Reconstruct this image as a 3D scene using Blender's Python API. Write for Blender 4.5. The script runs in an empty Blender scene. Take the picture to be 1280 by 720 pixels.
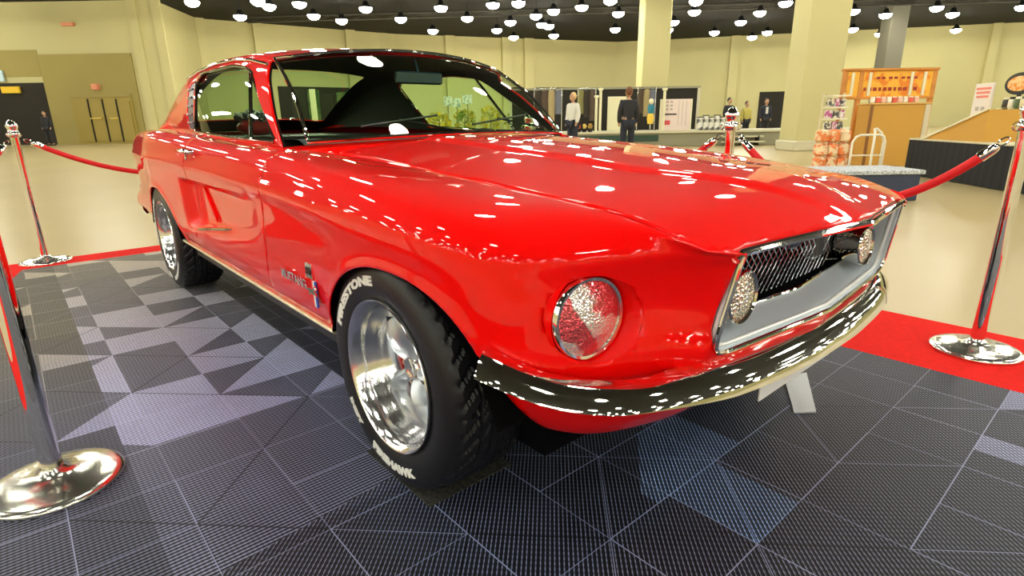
import bpy, math, random
import numpy as np
from mathutils import Vector, Matrix
random.seed(7)
S = bpy.context.scene
COL = S.collection
PI = math.pi

# ------------------------------------------------------------------ camera
CAM = np.array([1.2778, -1.5137, 1.0109]); YAW, PIT, ROL, FPX = 2.4261, 0.2897, -0.0146, 704.8
FW = np.array([math.cos(YAW)*math.cos(PIT), math.sin(YAW)*math.cos(PIT), -math.sin(PIT)])
_rt = np.array([math.sin(YAW), -math.cos(YAW), 0.0]); _up = np.cross(_rt, FW)
RT = math.cos(ROL)*_rt+math.sin(ROL)*_up; UP = -math.sin(ROL)*_rt+math.cos(ROL)*_up
cam = bpy.data.cameras.new('camera'); cam.lens = FPX*36/1280; cam.sensor_width = 36; cam.clip_start = .02; cam.clip_end = 300
co = bpy.data.objects.new('camera', cam); COL.objects.link(co)
co.matrix_world = Matrix(((RT[0], UP[0], -FW[0], CAM[0]), (RT[1], UP[1], -FW[1], CAM[1]), (RT[2], UP[2], -FW[2], CAM[2]), (0, 0, 0, 1)))
S.camera = co

# ------------------------------------------------------------------ materials
def mat(name, col=(.5, .5, .5), rough=.5, metal=0, coat=0, emit=None, es=0, spec=.5, noise=None, bump=None):
    m = bpy.data.materials.new(name); m.use_nodes = True; nt = m.node_tree; b = nt.nodes['Principled BSDF']
    b.inputs['Base Color'].default_value = (*col, 1); b.inputs['Roughness'].default_value = rough
    b.inputs['Metallic'].default_value = metal; b.inputs['Coat Weight'].default_value = coat
    b.inputs['Coat Roughness'].default_value = .02; b.inputs['Specular IOR Level'].default_value = spec
    if emit: b.inputs['Emission Color'].default_value = (*emit, 1); b.inputs['Emission Strength'].default_value = es
    if noise or bump:
        tc = nt.nodes.new('ShaderNodeTexCoord'); no = nt.nodes.new('ShaderNodeTexNoise')
        nt.links.new(tc.outputs['Object'], no.inputs['Vector'])
        no.inputs['Scale'].default_value = (noise or bump)[0]; no.inputs['Detail'].default_value = 6
        if noise:
            cr = nt.nodes.new('ShaderNodeValToRGB'); k = noise[1]
            cr.color_ramp.elements[0].position = .3; cr.color_ramp.elements[1].position = .7
            cr.color_ramp.elements[0].color = (*[c*(1-k) for c in col], 1); cr.color_ramp.elements[1].color = (*[min(1, c*(1+k)) for c in col], 1)
            nt.links.new(no.outputs['Fac'], cr.inputs['Fac']); nt.links.new(cr.outputs['Color'], b.inputs['Base Color'])
        if bump:
            bp = nt.nodes.new('ShaderNodeBump'); bp.inputs['Strength'].default_value = bump[1]; bp.inputs['Distance'].default_value = .01
            nt.links.new(no.outputs['Fac'], bp.inputs['Height']); nt.links.new(bp.outputs['Normal'], b.inputs['Normal'])
    return m
def two(name, ca, cb, scale, r=.5, hard=.04, kind='noise', rough=.6, spec=.3):
    """blotchy two colour print (shop goods, posters)"""
    m = mat(name, ca, rough, spec=spec); nt = m.node_tree; b = nt.nodes['Principled BSDF']
    tc = nt.nodes.new('ShaderNodeTexCoord')
    if kind == 'voronoi':
        no = nt.nodes.new('ShaderNodeTexVoronoi'); out = no.outputs['Color']
    else:
        no = nt.nodes.new('ShaderNodeTexNoise'); out = no.outputs['Fac']; no.inputs['Detail'].default_value = 3
    no.inputs['Scale'].default_value = scale; nt.links.new(tc.outputs['Object'], no.inputs['Vector'])
    cr = nt.nodes.new('ShaderNodeValToRGB'); e = cr.color_ramp.elements
    e[0].position = r-hard; e[1].position = r+hard; e[0].color = (*ca, 1); e[1].color = (*cb, 1)
    nt.links.new(out, cr.inputs['Fac']); nt.links.new(cr.outputs['Color'], b.inputs['Base Color'])
    return m
M = {}
M['paint'] = mat('red_paint', (.86, .0015, .0008), .5, coat=1, spec=.03)
M['paint'].node_tree.nodes['Principled BSDF'].inputs['Coat IOR'].default_value = 1.38
M['chrome'] = mat('chrome', (.86, .85, .82), .04, 1)
M['satin'] = mat('satin_silver', (.62, .64, .68), .22, 1)
M['alu'] = mat('polished_aluminium', (.80, .81, .84), .16, 1)
M['spoke'] = mat('brushed_spoke', (.70, .76, .86), .30, .8)
M['greysilver'] = mat('grey_silver_paint', (.50, .56, .64), .35, .15)
M['black'] = mat('black_plastic', (.008, .008, .009), .35)
M['matte'] = mat('matte_black', (.004, .004, .005), .9, spec=.02)
M['rubber'] = mat('tyre_rubber', (.010, .010, .013), .40, spec=.35)
M['letter'] = mat('white_rubber', (.82, .82, .80), .5)
M['caliper'] = mat('red_caliper', (.75, .01, .01), .3)
M['disc'] = mat('brake_disc', (.16, .19, .24), .35, .9)
M['navy'] = mat('dark_blue_louvre', (.03, .04, .13), .3, coat=.4)
M['seat'] = mat('black_vinyl', (.012, .012, .013), .45)
M['headliner'] = mat('black_headliner', (.010, .009, .008), .8)
M['cream'] = mat('sill_chrome_reflection', (.85, .78, .55), .25, .6)  # chrome trim; its cream reflection is put into the base colour
M['plate'] = mat('white_plate', (.9, .9, .92), .35)
M['red_enamel'] = mat('red_enamel', (.7, .02, .03), .3)
M['blue_enamel'] = mat('blue_enamel', (.03, .09, .45), .3)
M['rope'] = mat('red_velvet', (.72, .006, .012), .6, bump=(120, .3))
M['lamp_red'] = mat('red_lamp_glass', (.5, .02, .01), .1, coat=1)

def glass(name, tint=(.75, .85, .8), refl=1.0, rough=0.0):
    m = bpy.data.materials.new(name); m.use_nodes = True; nt = m.node_tree; nt.nodes.clear()
    o = nt.nodes.new('ShaderNodeOutputMaterial'); mx = nt.nodes.new('ShaderNodeMixShader'); tr = nt.nodes.new('ShaderNodeBsdfTransparent')
    gl = nt.nodes.new('ShaderNodeBsdfGlossy'); fr = nt.nodes.new('ShaderNodeFresnel'); ior = 1.3+.15*refl
    ge = nt.nodes.new('ShaderNodeNewGeometry'); ma = nt.nodes.new('ShaderNodeMath'); ma.operation = 'MULTIPLY_ADD'; ma.inputs[1].default_value = 1/ior-ior; ma.inputs[2].default_value = ior
    nt.links.new(ge.outputs['Backfacing'], ma.inputs[0]); nt.links.new(ma.outputs[0], fr.inputs['IOR'])
    tr.inputs['Color'].default_value = (*tint, 1); gl.inputs['Roughness'].default_value = rough
    nt.links.new(fr.outputs[0], mx.inputs[0]); nt.links.new(tr.outputs[0], mx.inputs[1]); nt.links.new(gl.outputs[0], mx.inputs[2]); nt.links.new(mx.outputs[0], o.inputs[0])
    return m
M['glass'] = glass('window_glass', (.74, .90, .68))
M['wsglass'] = glass('windshield_glass', (.80, .93, .76), .5)

# headlight lens: ribbed clear glass over a bright reflector
def lens_mat():
    m = mat('ribbed_headlight_glass', (.9, .88, .88), .12, .75); nt = m.node_tree; b = nt.nodes['Principled BSDF']
    tc = nt.nodes.new('ShaderNodeTexCoord')
    br = nt.nodes.new('ShaderNodeTexVoronoi'); br.inputs['Scale'].default_value = 220
    nt.links.new(tc.outputs['Object'], br.inputs['Vector'])
    bp = nt.nodes.new('ShaderNodeBump'); bp.inputs['Strength'].default_value = .55; bp.inputs['Distance'].default_value = .004
    nt.links.new(br.outputs['Distance'], bp.inputs['Height']); nt.links.new(bp.outputs['Normal'], b.inputs['Normal'])
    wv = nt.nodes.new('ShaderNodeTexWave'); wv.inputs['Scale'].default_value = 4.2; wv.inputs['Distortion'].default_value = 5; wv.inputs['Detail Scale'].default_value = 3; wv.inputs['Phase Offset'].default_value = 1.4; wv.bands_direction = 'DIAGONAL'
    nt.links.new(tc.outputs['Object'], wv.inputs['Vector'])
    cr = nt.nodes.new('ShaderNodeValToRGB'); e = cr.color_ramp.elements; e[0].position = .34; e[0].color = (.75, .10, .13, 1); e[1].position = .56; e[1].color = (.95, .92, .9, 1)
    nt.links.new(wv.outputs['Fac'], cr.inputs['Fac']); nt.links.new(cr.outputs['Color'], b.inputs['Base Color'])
    b.inputs['Coat Weight'].default_value = 1
    return m
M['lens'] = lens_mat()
def foglens_mat():
    m = mat('clear_lamp_glass', (.92, .90, .82), .1, .9); nt = m.node_tree; b = nt.nodes['Principled BSDF']
    tc = nt.nodes.new('ShaderNodeTexCoord'); br = nt.nodes.new('ShaderNodeTexVoronoi'); br.inputs['Scale'].default_value = 120
    nt.links.new(tc.outputs['Object'], br.inputs['Vector'])
    bp = nt.nodes.new('ShaderNodeBump'); bp.inputs['Strength'].default_value = .9; bp.inputs['Distance'].default_value = .006
    nt.links.new(br.outputs['Distance'], bp.inputs['Height']); nt.links.new(bp.outputs['Normal'], b.inputs['Normal'])
    return m
M['foglens'] = foglens_mat()

# ------------------------------------------------------------------ mesh helpers
def link(name, V, F, m, parent=None, smooth=True, angle=40):
    me = bpy.data.meshes.new(name); me.from_pydata([tuple(map(float, v)) for v in V], [], [tuple(f) for f in F]); me.validate()
    o = bpy.data.objects.new(name, me); COL.objects.link(o)
    if m: me.materials.append(m)
    if parent: o.parent = parent
    if smooth:
        me.polygons.foreach_set('use_smooth', [True]*len(me.polygons))
        try: me.set_sharp_from_angle(angle=math.radians(angle))
        except Exception: pass
    return o
def tag(o, label=None, cat=None, group=None, kind=None):
    if label: o['label'] = label
    if cat: o['category'] = cat
    if group: o['group'] = group
    if kind: o['kind'] = kind
    return o
def thing(name, label, cat, loc=(0, 0, 0), rz=0, group=None):
    o = bpy.data.objects.new(name, None); COL.objects.link(o); o.location = loc; o.rotation_euler = (0, 0, rz)
    return tag(o, label, cat, group)
def dup(o, loc, rz=0, label=None, scale=None):
    def cp(a, par):
        c = a.copy(); COL.objects.link(c); c.parent = par
        for ch in a.children: cp(ch, c)
        return c
    r = cp(o, None); r.location = loc; r.rotation_euler = (0, 0, rz)
    if scale: r.scale = scale
    if label: r['label'] = label
    return r
class MB:
    def __init__(s): s.V = []; s.F = []
    def add(s, V, F):
        n = len(s.V); s.V += [tuple(v) for v in V]; s.F += [tuple(i+n for i in f) for f in F]; return s
    def box(s, c, d, rz=0, bev=0.0):
        cx, cy, cz = c; a, b, h = d[0]/2, d[1]/2, d[2]/2
        if bev <= 0:
            P = [(x*a, y*b, z*h) for z in (-1, 1) for x, y in ((-1, -1), (1, -1), (1, 1), (-1, 1))]
            F = [(3, 2, 1, 0), (4, 5, 6, 7), (0, 1, 5, 4), (1, 2, 6, 5), (2, 3, 7, 6), (3, 0, 4, 7)]
        else:
            e = min(bev, a*.45, b*.45, h*.45); P = []
            for z, k in ((-h, e), (-h+e, 0), (h-e, 0), (h, e)):
                A, B = a-k, b-k
                P += [(-A, -B+e, z), (-A+e, -B, z), (A-e, -B, z), (A, -B+e, z), (A, B-e, z), (A-e, B, z), (-A+e, B, z), (-A, B-e, z)]
            F = [tuple(range(7, -1, -1)), tuple(range(24, 32))]
            for r in range(3):
                for i in range(8): j = (i+1) % 8; F.append((r*8+i, r*8+j, r*8+8+j, r*8+8+i))
        c_, s_ = math.cos(rz), math.sin(rz)
        return s.add([(cx+x*c_-y*s_, cy+x*s_+y*c_, cz+z) for x, y, z in P], F)
    def lathe(s, prof, n=48, axis='z', c=(0, 0, 0), closed=False):
        V = []; m = len(prof)
        for i in range(n):
            a = 2*PI*i/n
            for r, h in prof:
                if axis == 'z': p = (r*math.cos(a), r*math.sin(a), h)
                elif axis == 'y': p = (r*math.cos(a), h, r*math.sin(a))
                else: p = (h, r*math.cos(a), r*math.sin(a))
                V.append((p[0]+c[0], p[1]+c[1], p[2]+c[2]))
        F = []
        for i in range(n):
            j = (i+1) % n
            for k in range(m if closed else m-1):
                l = (k+1) % m; F.append((i*m+k, j*m+k, j*m+l, i*m+l))
        return s.add(V, F)
    def tube(s, pts, r, n=8, closed=False, caps=True, flat=None):
        P = [np.array(p, float) for p in pts]; m = len(P); V = []; F = []
        up = np.array([0, 0, 1.0]); prevn = None
        for i in range(m):
            a = P[(i-1) % m] if (closed or i > 0) else P[i]; b = P[(i+1) % m] if (closed or i < m-1) else P[i]
            t = b-a; t /= (np.linalg.norm(t)+1e-12)
            if prevn is None:
                u = np.cross(t, up)
                if np.linalg.norm(u) < 1e-3: u = np.cross(t, np.array([1.0, 0, 0]))
            else: u = prevn-t*(prevn@t)
            u /= np.linalg.norm(u)+1e-12; w = np.cross(t, u); prevn = u
            rr = r[i] if hasattr(r, '__len__') else r
            for k in range(n):
                q = 2*PI*k/n; V.append(P[i]+rr*(math.cos(q)*u+(flat or 1)*math.sin(q)*w))
        for i in range(m if closed else m-1):
            j = (i+1) % m
            for k in range(n): l = (k+1) % n; F.append((i*n+k, i*n+l, j*n+l, j*n+k))
        if caps and not closed: F.append(tuple(range(n-1, -1, -1))); F.append(tuple(range((m-1)*n, m*n)))
        return s.add(V, F)
    def prism(s, pts, z0, z1, to=lambda x, y, z: (x, y, z)):
        n = len(pts); V = [to(x, y, z0) for x, y in pts]+[to(x, y, z1) for x, y in pts]
        F = [tuple(range(n-1, -1, -1)), tuple(range(n, 2*n))]+[(i, (i+1) % n, n+(i+1) % n, n+i) for i in range(n)]
        return s.add(V, F)
    def sphere(s, c, r, n=16, m=10, sc=(1, 1, 1)):
        V = [(c[0], c[1], c[2]-r*sc[2])]; F = []
        for j in range(1, m):
            t = -PI/2+PI*j/m
            for i in range(n): a = 2*PI*i/n; V.append((c[0]+r*sc[0]*math.cos(t)*math.cos(a), c[1]+r*sc[1]*math.cos(t)*math.sin(a), c[2]+r*sc[2]*math.sin(t)))
        V.append((c[0], c[1], c[2]+r*sc[2])); L = len(V)-1
        for i in range(n):
            k = (i+1) % n; F.append((0, 1+k, 1+i)); F.append((L, 1+(m-2)*n+i, 1+(m-2)*n+k))
            for j in range(m-2): F.append((1+j*n+i, 1+j*n+k, 1+(j+1)*n+k, 1+(j+1)*n+i))
        return s.add(V, F)
    def build(s, name, m, parent=None, smooth=True, angle=40): return link(name, s.V, s.F, m, parent, smooth, angle)

def pchip(x, y, q):
    x = np.asarray(x, float); y = np.asarray(y, float); q = np.asarray(q, float)
    h = np.diff(x); d = np.diff(y)/h; m = np.zeros(len(x))
    for i in range(1, len(x)-1):
        if d[i-1]*d[i] > 0:
            w1 = 2*h[i]+h[i-1]; w2 = h[i]+2*h[i-1]; m[i] = (w1+w2)/(w1/d[i-1]+w2/d[i])
    m[0] = d[0]; m[-1] = d[-1]
    i = np.clip(np.searchsorted(x, q)-1, 0, len(h)-1); t = (q-x[i])/h[i]; hh = h[i]
    return (2*t**3-3*t**2+1)*y[i]+(t**3-2*t**2+t)*hh*m[i]+(-2*t**3+3*t**2)*y[i+1]+(t**3-t**2)*hh*m[i+1]
def catmull(x, y, q):    # linear in the data, so neighbouring columns stay fair
    x = np.asarray(x, float); y = np.asarray(y, float); q = np.asarray(q, float); h = np.diff(x); d = np.diff(y)/h
    m = np.empty(len(x)); m[1:-1] = (d[:-1]*h[1:]+d[1:]*h[:-1])/(h[1:]+h[:-1]); m[0] = d[0]; m[-1] = d[-1]
    i = np.clip(np.searchsorted(x, q)-1, 0, len(h)-1); t = (q-x[i])/h[i]; hh = h[i]
    return (2*t**3-3*t**2+1)*y[i]+(t**3-2*t**2+t)*hh*m[i]+(-2*t**3+3*t**2)*y[i+1]+(t**3-t**2)*hh*m[i+1]
def cubic(x, y, q):      # C2 natural spline
    x = np.asarray(x, float); y = np.asarray(y, float); n = len(x); h = np.diff(x)
    A = np.zeros((n, n)); b = np.zeros(n); A[0, 0] = A[-1, -1] = 1
    for i in range(1, n-1):
        A[i, i-1] = h[i-1]; A[i, i] = 2*(h[i-1]+h[i]); A[i, i+1] = h[i]; b[i] = 6*((y[i+1]-y[i])/h[i]-(y[i]-y[i-1])/h[i-1])
    mm = np.linalg.solve(A, b); q = np.asarray(q, float); i = np.clip(np.searchsorted(x, q)-1, 0, n-2); hh = h[i]
    a = (x[i+1]-q)/hh; c = (q-x[i])/hh
    return a*y[i]+c*y[i+1]+((a**3-a)*mm[i]+(c**3-c)*mm[i+1])*hh**2/6
def refine(P, ds, axis, method=pchip):
    """P (n,m,3): resample along axis with spacing ds"""
    if axis == 1: return np.swapaxes(refine(np.swapaxes(P, 0, 1), ds, 0, method), 0, 1)
    d = np.linalg.norm(np.diff(P, axis=0), axis=2).mean(1); s = np.concatenate([[0], np.cumsum(np.maximum(d, 1e-4))])
    q = []
    for i in range(len(d)):
        k = max(1, int(round(d[i]/ds))); q += list(s[i]+(s[i+1]-s[i])*np.arange(k)/k)
    q = np.array(q+[s[-1]]); out = np.zeros((len(q), P.shape[1], 3))
    for j in range(P.shape[1]):
        for c in range(3): out[:, j, c] = method(s, P[:, j, c], q)
    return out
def gridmesh(P):
    n, m = P.shape[:2]; V = [tuple(v) for v in P.reshape(-1, 3)]
    F = [(i*m+j, (i+1)*m+j, (i+1)*m+j+1, i*m+j+1) for i in range(n-1) for j in range(m-1)]
    return V, F
def clip(V, F, f):
    """keep the part of the mesh where f(p) > 0, cutting faces on the line f = 0"""
    val = [f(v) for v in V]; V = list(V); cache = {}; out = []
    def cut(a, b):
        k = (min(a, b), max(a, b))
        if k in cache: return cache[k]
        p, q = np.array(V[a]), np.array(V[b]); fa = val[a]; lo, hi = 0.0, 1.0
        for _ in range(12):
            t = (lo+hi)/2
            if (f(p+(q-p)*t) > 0) == (fa > 0): lo = t
            else: hi = t
        V.append(tuple(p+(q-p)*(lo+hi)/2)); cache[k] = len(V)-1; return cache[k]
    for F_ in F:
        ins = [val[i] > 0 for i in F_]
        if all(ins): out.append(tuple(F_)); continue
        if not any(ins): continue
        poly = []
        for k in range(len(F_)):
            a, b = F_[k], F_[(k+1) % len(F_)]
            if val[a] > 0: poly.append(a)
            if (val[a] > 0) != (val[b] > 0): poly.append(cut(a, b))
        if len(poly) >= 3: out.append(tuple(poly))
    used = sorted({i for g in out for i in g}); mp = {o: n for n, o in enumerate(used)}
    return [V[i] for i in used], [tuple(mp[i] for i in g) for g in out]
def poly_sdf(poly):
    P = np.array(poly, float); Q = np.roll(P, -1, 0)
    def f(a, b):     # positive outside
        p = np.array([a, b]); e = Q-P; w = p-P; t = np.clip((w*e).sum(1)/np.maximum((e*e).sum(1), 1e-12), 0, 1)
        d = np.sqrt((((w-e*t[:, None])**2).sum(1)).min())
        c = ((P[:, 1] > b) != (Q[:, 1] > b)) & (a < (Q[:, 0]-P[:, 0])*(b-P[:, 1])/np.where(Q[:, 1] == P[:, 1], 1e-12, Q[:, 1]-P[:, 1])+P[:, 0])
        return -d if c.sum() % 2 else d
    return f
def roundpoly(pts, r, n=5):
    out = []; m = len(pts)
    for i in range(m):
        p0, p, p1 = (np.array(pts[(i+k) % m], float) for k in (-1, 0, 1)); rr = r[i] if hasattr(r, '__len__') else r
        if rr <= 0: out.append(tuple(p)); continue
        a = p0-p; b = p1-p; la, lb = np.linalg.norm(a), np.linalg.norm(b); k = min(rr, la*.45, lb*.45)
        A = p+a/la*k; B = p+b/lb*k
        for j in range(n+1): t = j/n; out.append(tuple((1-t)**2*A+2*t*(1-t)*p+t*t*B))
    return out
def mir(V, F): return [(v[0], -v[1], v[2]) for v in V], [tuple(reversed(f)) for f in F]
def panel(name, V, F, m, parent, th=.005, angle=80):
    o = link(name, V, F, m, parent, True, angle)
    if th:
        md = o.modifiers.new('thick', 'SOLIDIFY'); md.thickness = th; md.offset = -1
    return o

# ------------------------------------------------------------------ THE CAR (x forward, front axle at x=0, ground z=0)
M['trunk'] = M['matte']
car = thing('classic_car', 'glossy red classic fastback coupe with chrome bumper parked on the black tiled display mat', 'car', (0, 0, .020))
WB = 2.743
def zf(xx): return pchip([-.9, -.6, -.2, .1, .386, .506, .606, .686, .756, .805, .828, .849, .90], [.896, .888, .866, .846, .824, .816, .807, .795, .776, .758, .748, .738, .700], xx)
def H(x, y):      # bonnet height
    ay = abs(y); xx = x+.147*ay
    cr = float(np.interp(x, [-.8, 0, .5, .8], [.045, .036, .026, .012]))
    z = float(zf(xx))+cr*(1-(min(ay, .62)/.585)**2.2)
    rg = float(np.interp(x, [-.75, .3, .78], [.30, .25, .10]))         # raised centre field
    z += .010*float(np.interp(x, [-.7, .6, .82], [1, 1, 0]))*max(0.0, min(1.0, (rg-ay)/.035))
    return z
def he(x): return float(np.interp(x, [-.8, -.2, .5, .67, .72], [.605, .595, .585, .582, .578]))   # bonnet half width
yc = lambda x: float(pchip([-3.83, -3.6, -3.2, -2.743, -2.3, -1.5, -.7, 0, .25], [.80, .835, .868, .893, .888, .876, .884, .897, .893], x))
zt = lambda x: float(pchip([-3.83, -3.5, -3.1, -2.743, -2.2, -1.5, -.84, -.38, 0, .25], [.915, .945, .962, .964, .945, .917, .900, .872, .848, .82], x))
zc = lambda x: float(pchip([-3.83, -3.3, -2.25, -.75, -.19, .25], [.80, .815, .81, .78, .755, .735], x))
def side_station(x):
    Y, T, C = yc(x), zt(x), zc(x)
    tuck = float(np.interp(x, [-3.83, -3.2, -2.4], [.10, .02, 0]))
    if x > -.80: r11 = (x, -he(x)-.003, H(x, -he(x)-.003))
    else:
        r11 = (x, -float(np.interp(x, [-3.83, -3.4, -2.4, -2.0, -.84], [.60, .60, .70, .745, .745])), T+float(np.interp(x, [-3.83, -2.4, -.84], [.015, .006, .004])))
    return [(x, -.70+tuck, .315), (x, -.790+tuck, .322), (x, -.826+tuck*.6, .352), (x, -.856+tuck*.3, .43), (x, -Y+.016, .58), (x, -Y+.008, C-.05),
            (x, -Y, C), (x, -Y+.010, C+.030), (x, -Y+.032, T-.030), (x, -Y+.058, T-.008), (x, -Y+(.10 if x < -.8 else .13), T-(0 if x < -.8 else -.001)), r11]
xs = [-3.83, -3.75, -3.6, -3.4, -3.2, -3.0, -2.743, -2.5, -2.3, -2.0, -1.7, -1.4, -1.1, -.84, -.74, -.6, -.4, -.2, 0, .13, .25]
ST = [side_station(x) for x in xs]
def hp(x, y): return (x, y, H(x, y))
NOSE = [
 # .40
 [(.38, -.66, .33), (.39, -.79, .345), (.40, -.845, .42), (.405, -.868, .50), (.41, -.872, .58), (.40, -.872, .67), (.385, -.874, .725), (.385, -.867, .752), (.37, -.852, .778), (.36, -.815, .803), (.33, -.72, .818), hp(.30, -.588)],
 [(.44, -.66, .315), (.455, -.765, .33), (.48, -.82, .41), (.488, -.846, .50), (.485, -.849, .58), (.475, -.845, .66), (.462, -.842, .712), (.463, -.836, .740), (.448, -.820, .764), (.43, -.782, .792), (.41, -.70, .810), hp(.42, -.588)],
 [(.47, -.64, .295), (.505, -.70, .31), (.545, -.755, .405), (.550, -.788, .50), (.540, -.79, .58), (.530, -.782, .655), (.532, -.772, .686), (.536, -.772, .716), (.520, -.765, .744), (.49, -.735, .782), (.48, -.67, .802), hp(.52, -.588)],
 [(.48, -.60, .270), (.535, -.635, .290), (.600, -.655, .40), (.590, -.69, .50), (.566, -.69, .58), (.560, -.69, .655), (.572, -.682, .692), (.586, -.685, .716), (.576, -.690, .744), (.548, -.675, .776), (.55, -.64, .789), hp(.60, -.588)],
 [(.50, -.54, .262), (.565, -.56, .285), (.640, -.57, .40), (.632, -.60, .50), (.618, -.594, .58), (.612, -.60, .655), (.622, -.605, .698), (.634, -.61, .720), (.630, -.622, .746), (.605, -.615, .773), (.625, -.60, .777), hp(.67, -.585)],
 [(.52, -.47, .262), (.585, -.48, .285), (.675, -.50, .40), (.683, -.545, .50), (.678, -.540, .58), (.672, -.545, .655), (.678, -.555, .710), (.685, -.562, .730), (.682, -.570, .750), (.672, -.580, .762), (.69, -.581, .764), hp(.72, -.581)],
 [(.53, -.41, .262), (.598, -.41, .285), (.700, -.44, .40), (.722, -.515, .50), (.718, -.512, .58), (.714, -.518, .655), (.728, -.530, .712), (.733, -.540, .728), (.732, -.548, .739), (.734, -.555, .745), (.739, -.560, .747), hp(.745, -.566)],
 [(.54, -.34, .262), (.605, -.34, .285), (.712, -.37, .40), (.735, -.48, .50), (.742, -.490, .58), (.752, -.492, .655), (.763, -.492, .712), (.766, -.495, .724), (.768, -.498, .731), (.770, -.500, .734), (.772, -.503, .735), hp(.776, -.508)],
 [(.55, -.20, .262), (.61, -.20, .285), (.725, -.20, .40), (.757, -.25, .497), (.765, -.25, .58), (.775, -.25, .655), (.785, -.25, .70), (.79, -.25, .71), (.79, -.25, .712), (.79, -.25, .714), (.79, -.25, .716), (.79, -.25, .718)],
 [(.55, 0, .262), (.615, 0, .285), (.735, 0, .40), (.777, 0, .497), (.785, 0, .58), (.795, 0, .655), (.80, 0, .70), (.80, 0, .71), (.80, 0, .712), (.80, 0, .714), (.80, 0, .716), (.80, 0, .718)],
]
P = np.array(ST+NOSE, float)
P = refine(P, .018, 0, catmull); P = refine(P, .011, 1, catmull)
ie = int(np.argmin(np.abs(P[:, 30, 0]+.30)+100*(np.arange(P.shape[0]) > P.shape[0]*.9)))
ig = P.shape[0]-int(round(.52/.018))
for it_ in range(45):       # fair the nose
    Q_ = P.copy(); Q_[1:-1] = P[1:-1]*.5+(P[:-2]+P[2:])*.25
    wt = np.clip((np.arange(P.shape[0])-ie)/12, 0, 1)*np.clip((ig-np.arange(P.shape[0]))/6, 0, 1)
    P = P+(Q_-P)*wt[:, None, None]
    if it_ < 14:
        Q_ = P.copy(); Q_[:, 1:-1] = P[:, 1:-1]*.5+(P[:, :-2]+P[:, 2:])*.25; P = P+(Q_-P)*wt[:, None, None]
# sculpted side scoop, then the wheel arch lips
def sm(a, b, t): t = min(1, max(0, (t-a)/(b-a))); return t*t*(3-2*t)
for i in range(P.shape[0]):
    for j in range(P.shape[1]):
        x, y, z = P[i, j]
        if -2.2 < x < -.8 and .40 < z < .80 and y < -.7:
            ztop = .735+.02*(x+2)/-1 if 0 else .738
            d = float(np.interp(x, [-2.06, -1.99, -1.90, -1.0, -.85], [0, .048, .046, .006, 0]))
            zb = float(np.interp(x, [-2.0, -.85], [.50, .60]))
            d *= sm(ztop, ztop-.03, z)*sm(zb-.035, zb+.03, z)
            P[i, j, 1] += d
        for xc in (.095, -WB+.03):
            r = math.hypot((x-xc)/.47, (z-.25)/.40) if not (x > xc > 0) else ((abs(x-xc)/.385)**2.6+(abs(z-.25)/.40)**2.6)**(1/2.6)
            if r < 1.25 and y < -.6 and z > .3 and x < .42: P[i, j, 1] -= .006*math.exp(-((r-1.0)/.045)**2)
BODY = gridmesh(P)
def ybody(x, z):
    Q = P.reshape(-1, 3); k = np.argmin((Q[:, 0]-x)**2+(Q[:, 2]-z)**2+(Q[:, 1] > -.6)*9); return Q[k, 1]
arch = lambda xc, a=.47, b=.40, zc_=.25: (lambda v: (math.hypot((v[0]-xc)/a, (v[2]-zc_)/b)-1) if v[1] < -.5 and v[0] < .6 or True else 1)
def archf(xc, a=.47, b=.40):
    def f(v):
        if v[2] > .9: return 1
        if v[0] > xc and xc > 0: return (abs(v[0]-xc)/.385)**2.6+(abs(v[2]-.25)/b)**2.6-1
        return math.hypot((v[0]-xc)/a, (v[2]-.25)/b)-1
    return f
HLY, HLZ, HLR = -.687, .603, .090
def holef(v): return 1 if v[0] < .45 else math.hypot(v[1]-HLY, v[2]-HLZ)-HLR
GR = roundpoly([(.10, .513), (-.25, .514), (-.505, .517), (-.500, .60), (-.482, .79), (.10, .79)], [0, 0, .045, .03, 0, 0])
grs = poly_sdf(GR)
def grf(v): return 1 if v[0] < .66 else grs(v[1], v[2])
V, F = BODY
FV, FF = clip(V, F, archf(.095, .475)); FV, FF = clip(FV, FF, archf(-WB+.03, .42, .385)); FV, FF = clip(FV, FF, holef); FV, FF = clip(FV, FF, grf)
dseam = lambda z: -.74-.16*max(0, (.88-z))/.5*.9          # front door shut line
rseam = lambda z: -1.86-.10*max(0, (.80-z))/.5
G2 = .0016
seamz = .374
def cutset(V, F, *fs):
    for f in fs: V, F = clip(V, F, f)
    return V, F
fender = cutset(FV, FF, lambda v: v[0]-dseam(v[2])-G2)
door = cutset(FV, FF, lambda v: dseam(v[2])-v[0]-G2, lambda v: v[0]-rseam(v[2])-G2, lambda v: v[2]-seamz)
sill = cutset(FV, FF, lambda v: dseam(v[2])-v[0]-G2, lambda v: v[0]-rseam(v[2])-G2, lambda v: seamz-.004-v[2])
quart = cutset(FV, FF, lambda v: rseam(v[2])-v[0]-G2)
nosef = lambda v: (v[0]+v[1]*.0)-0
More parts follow.
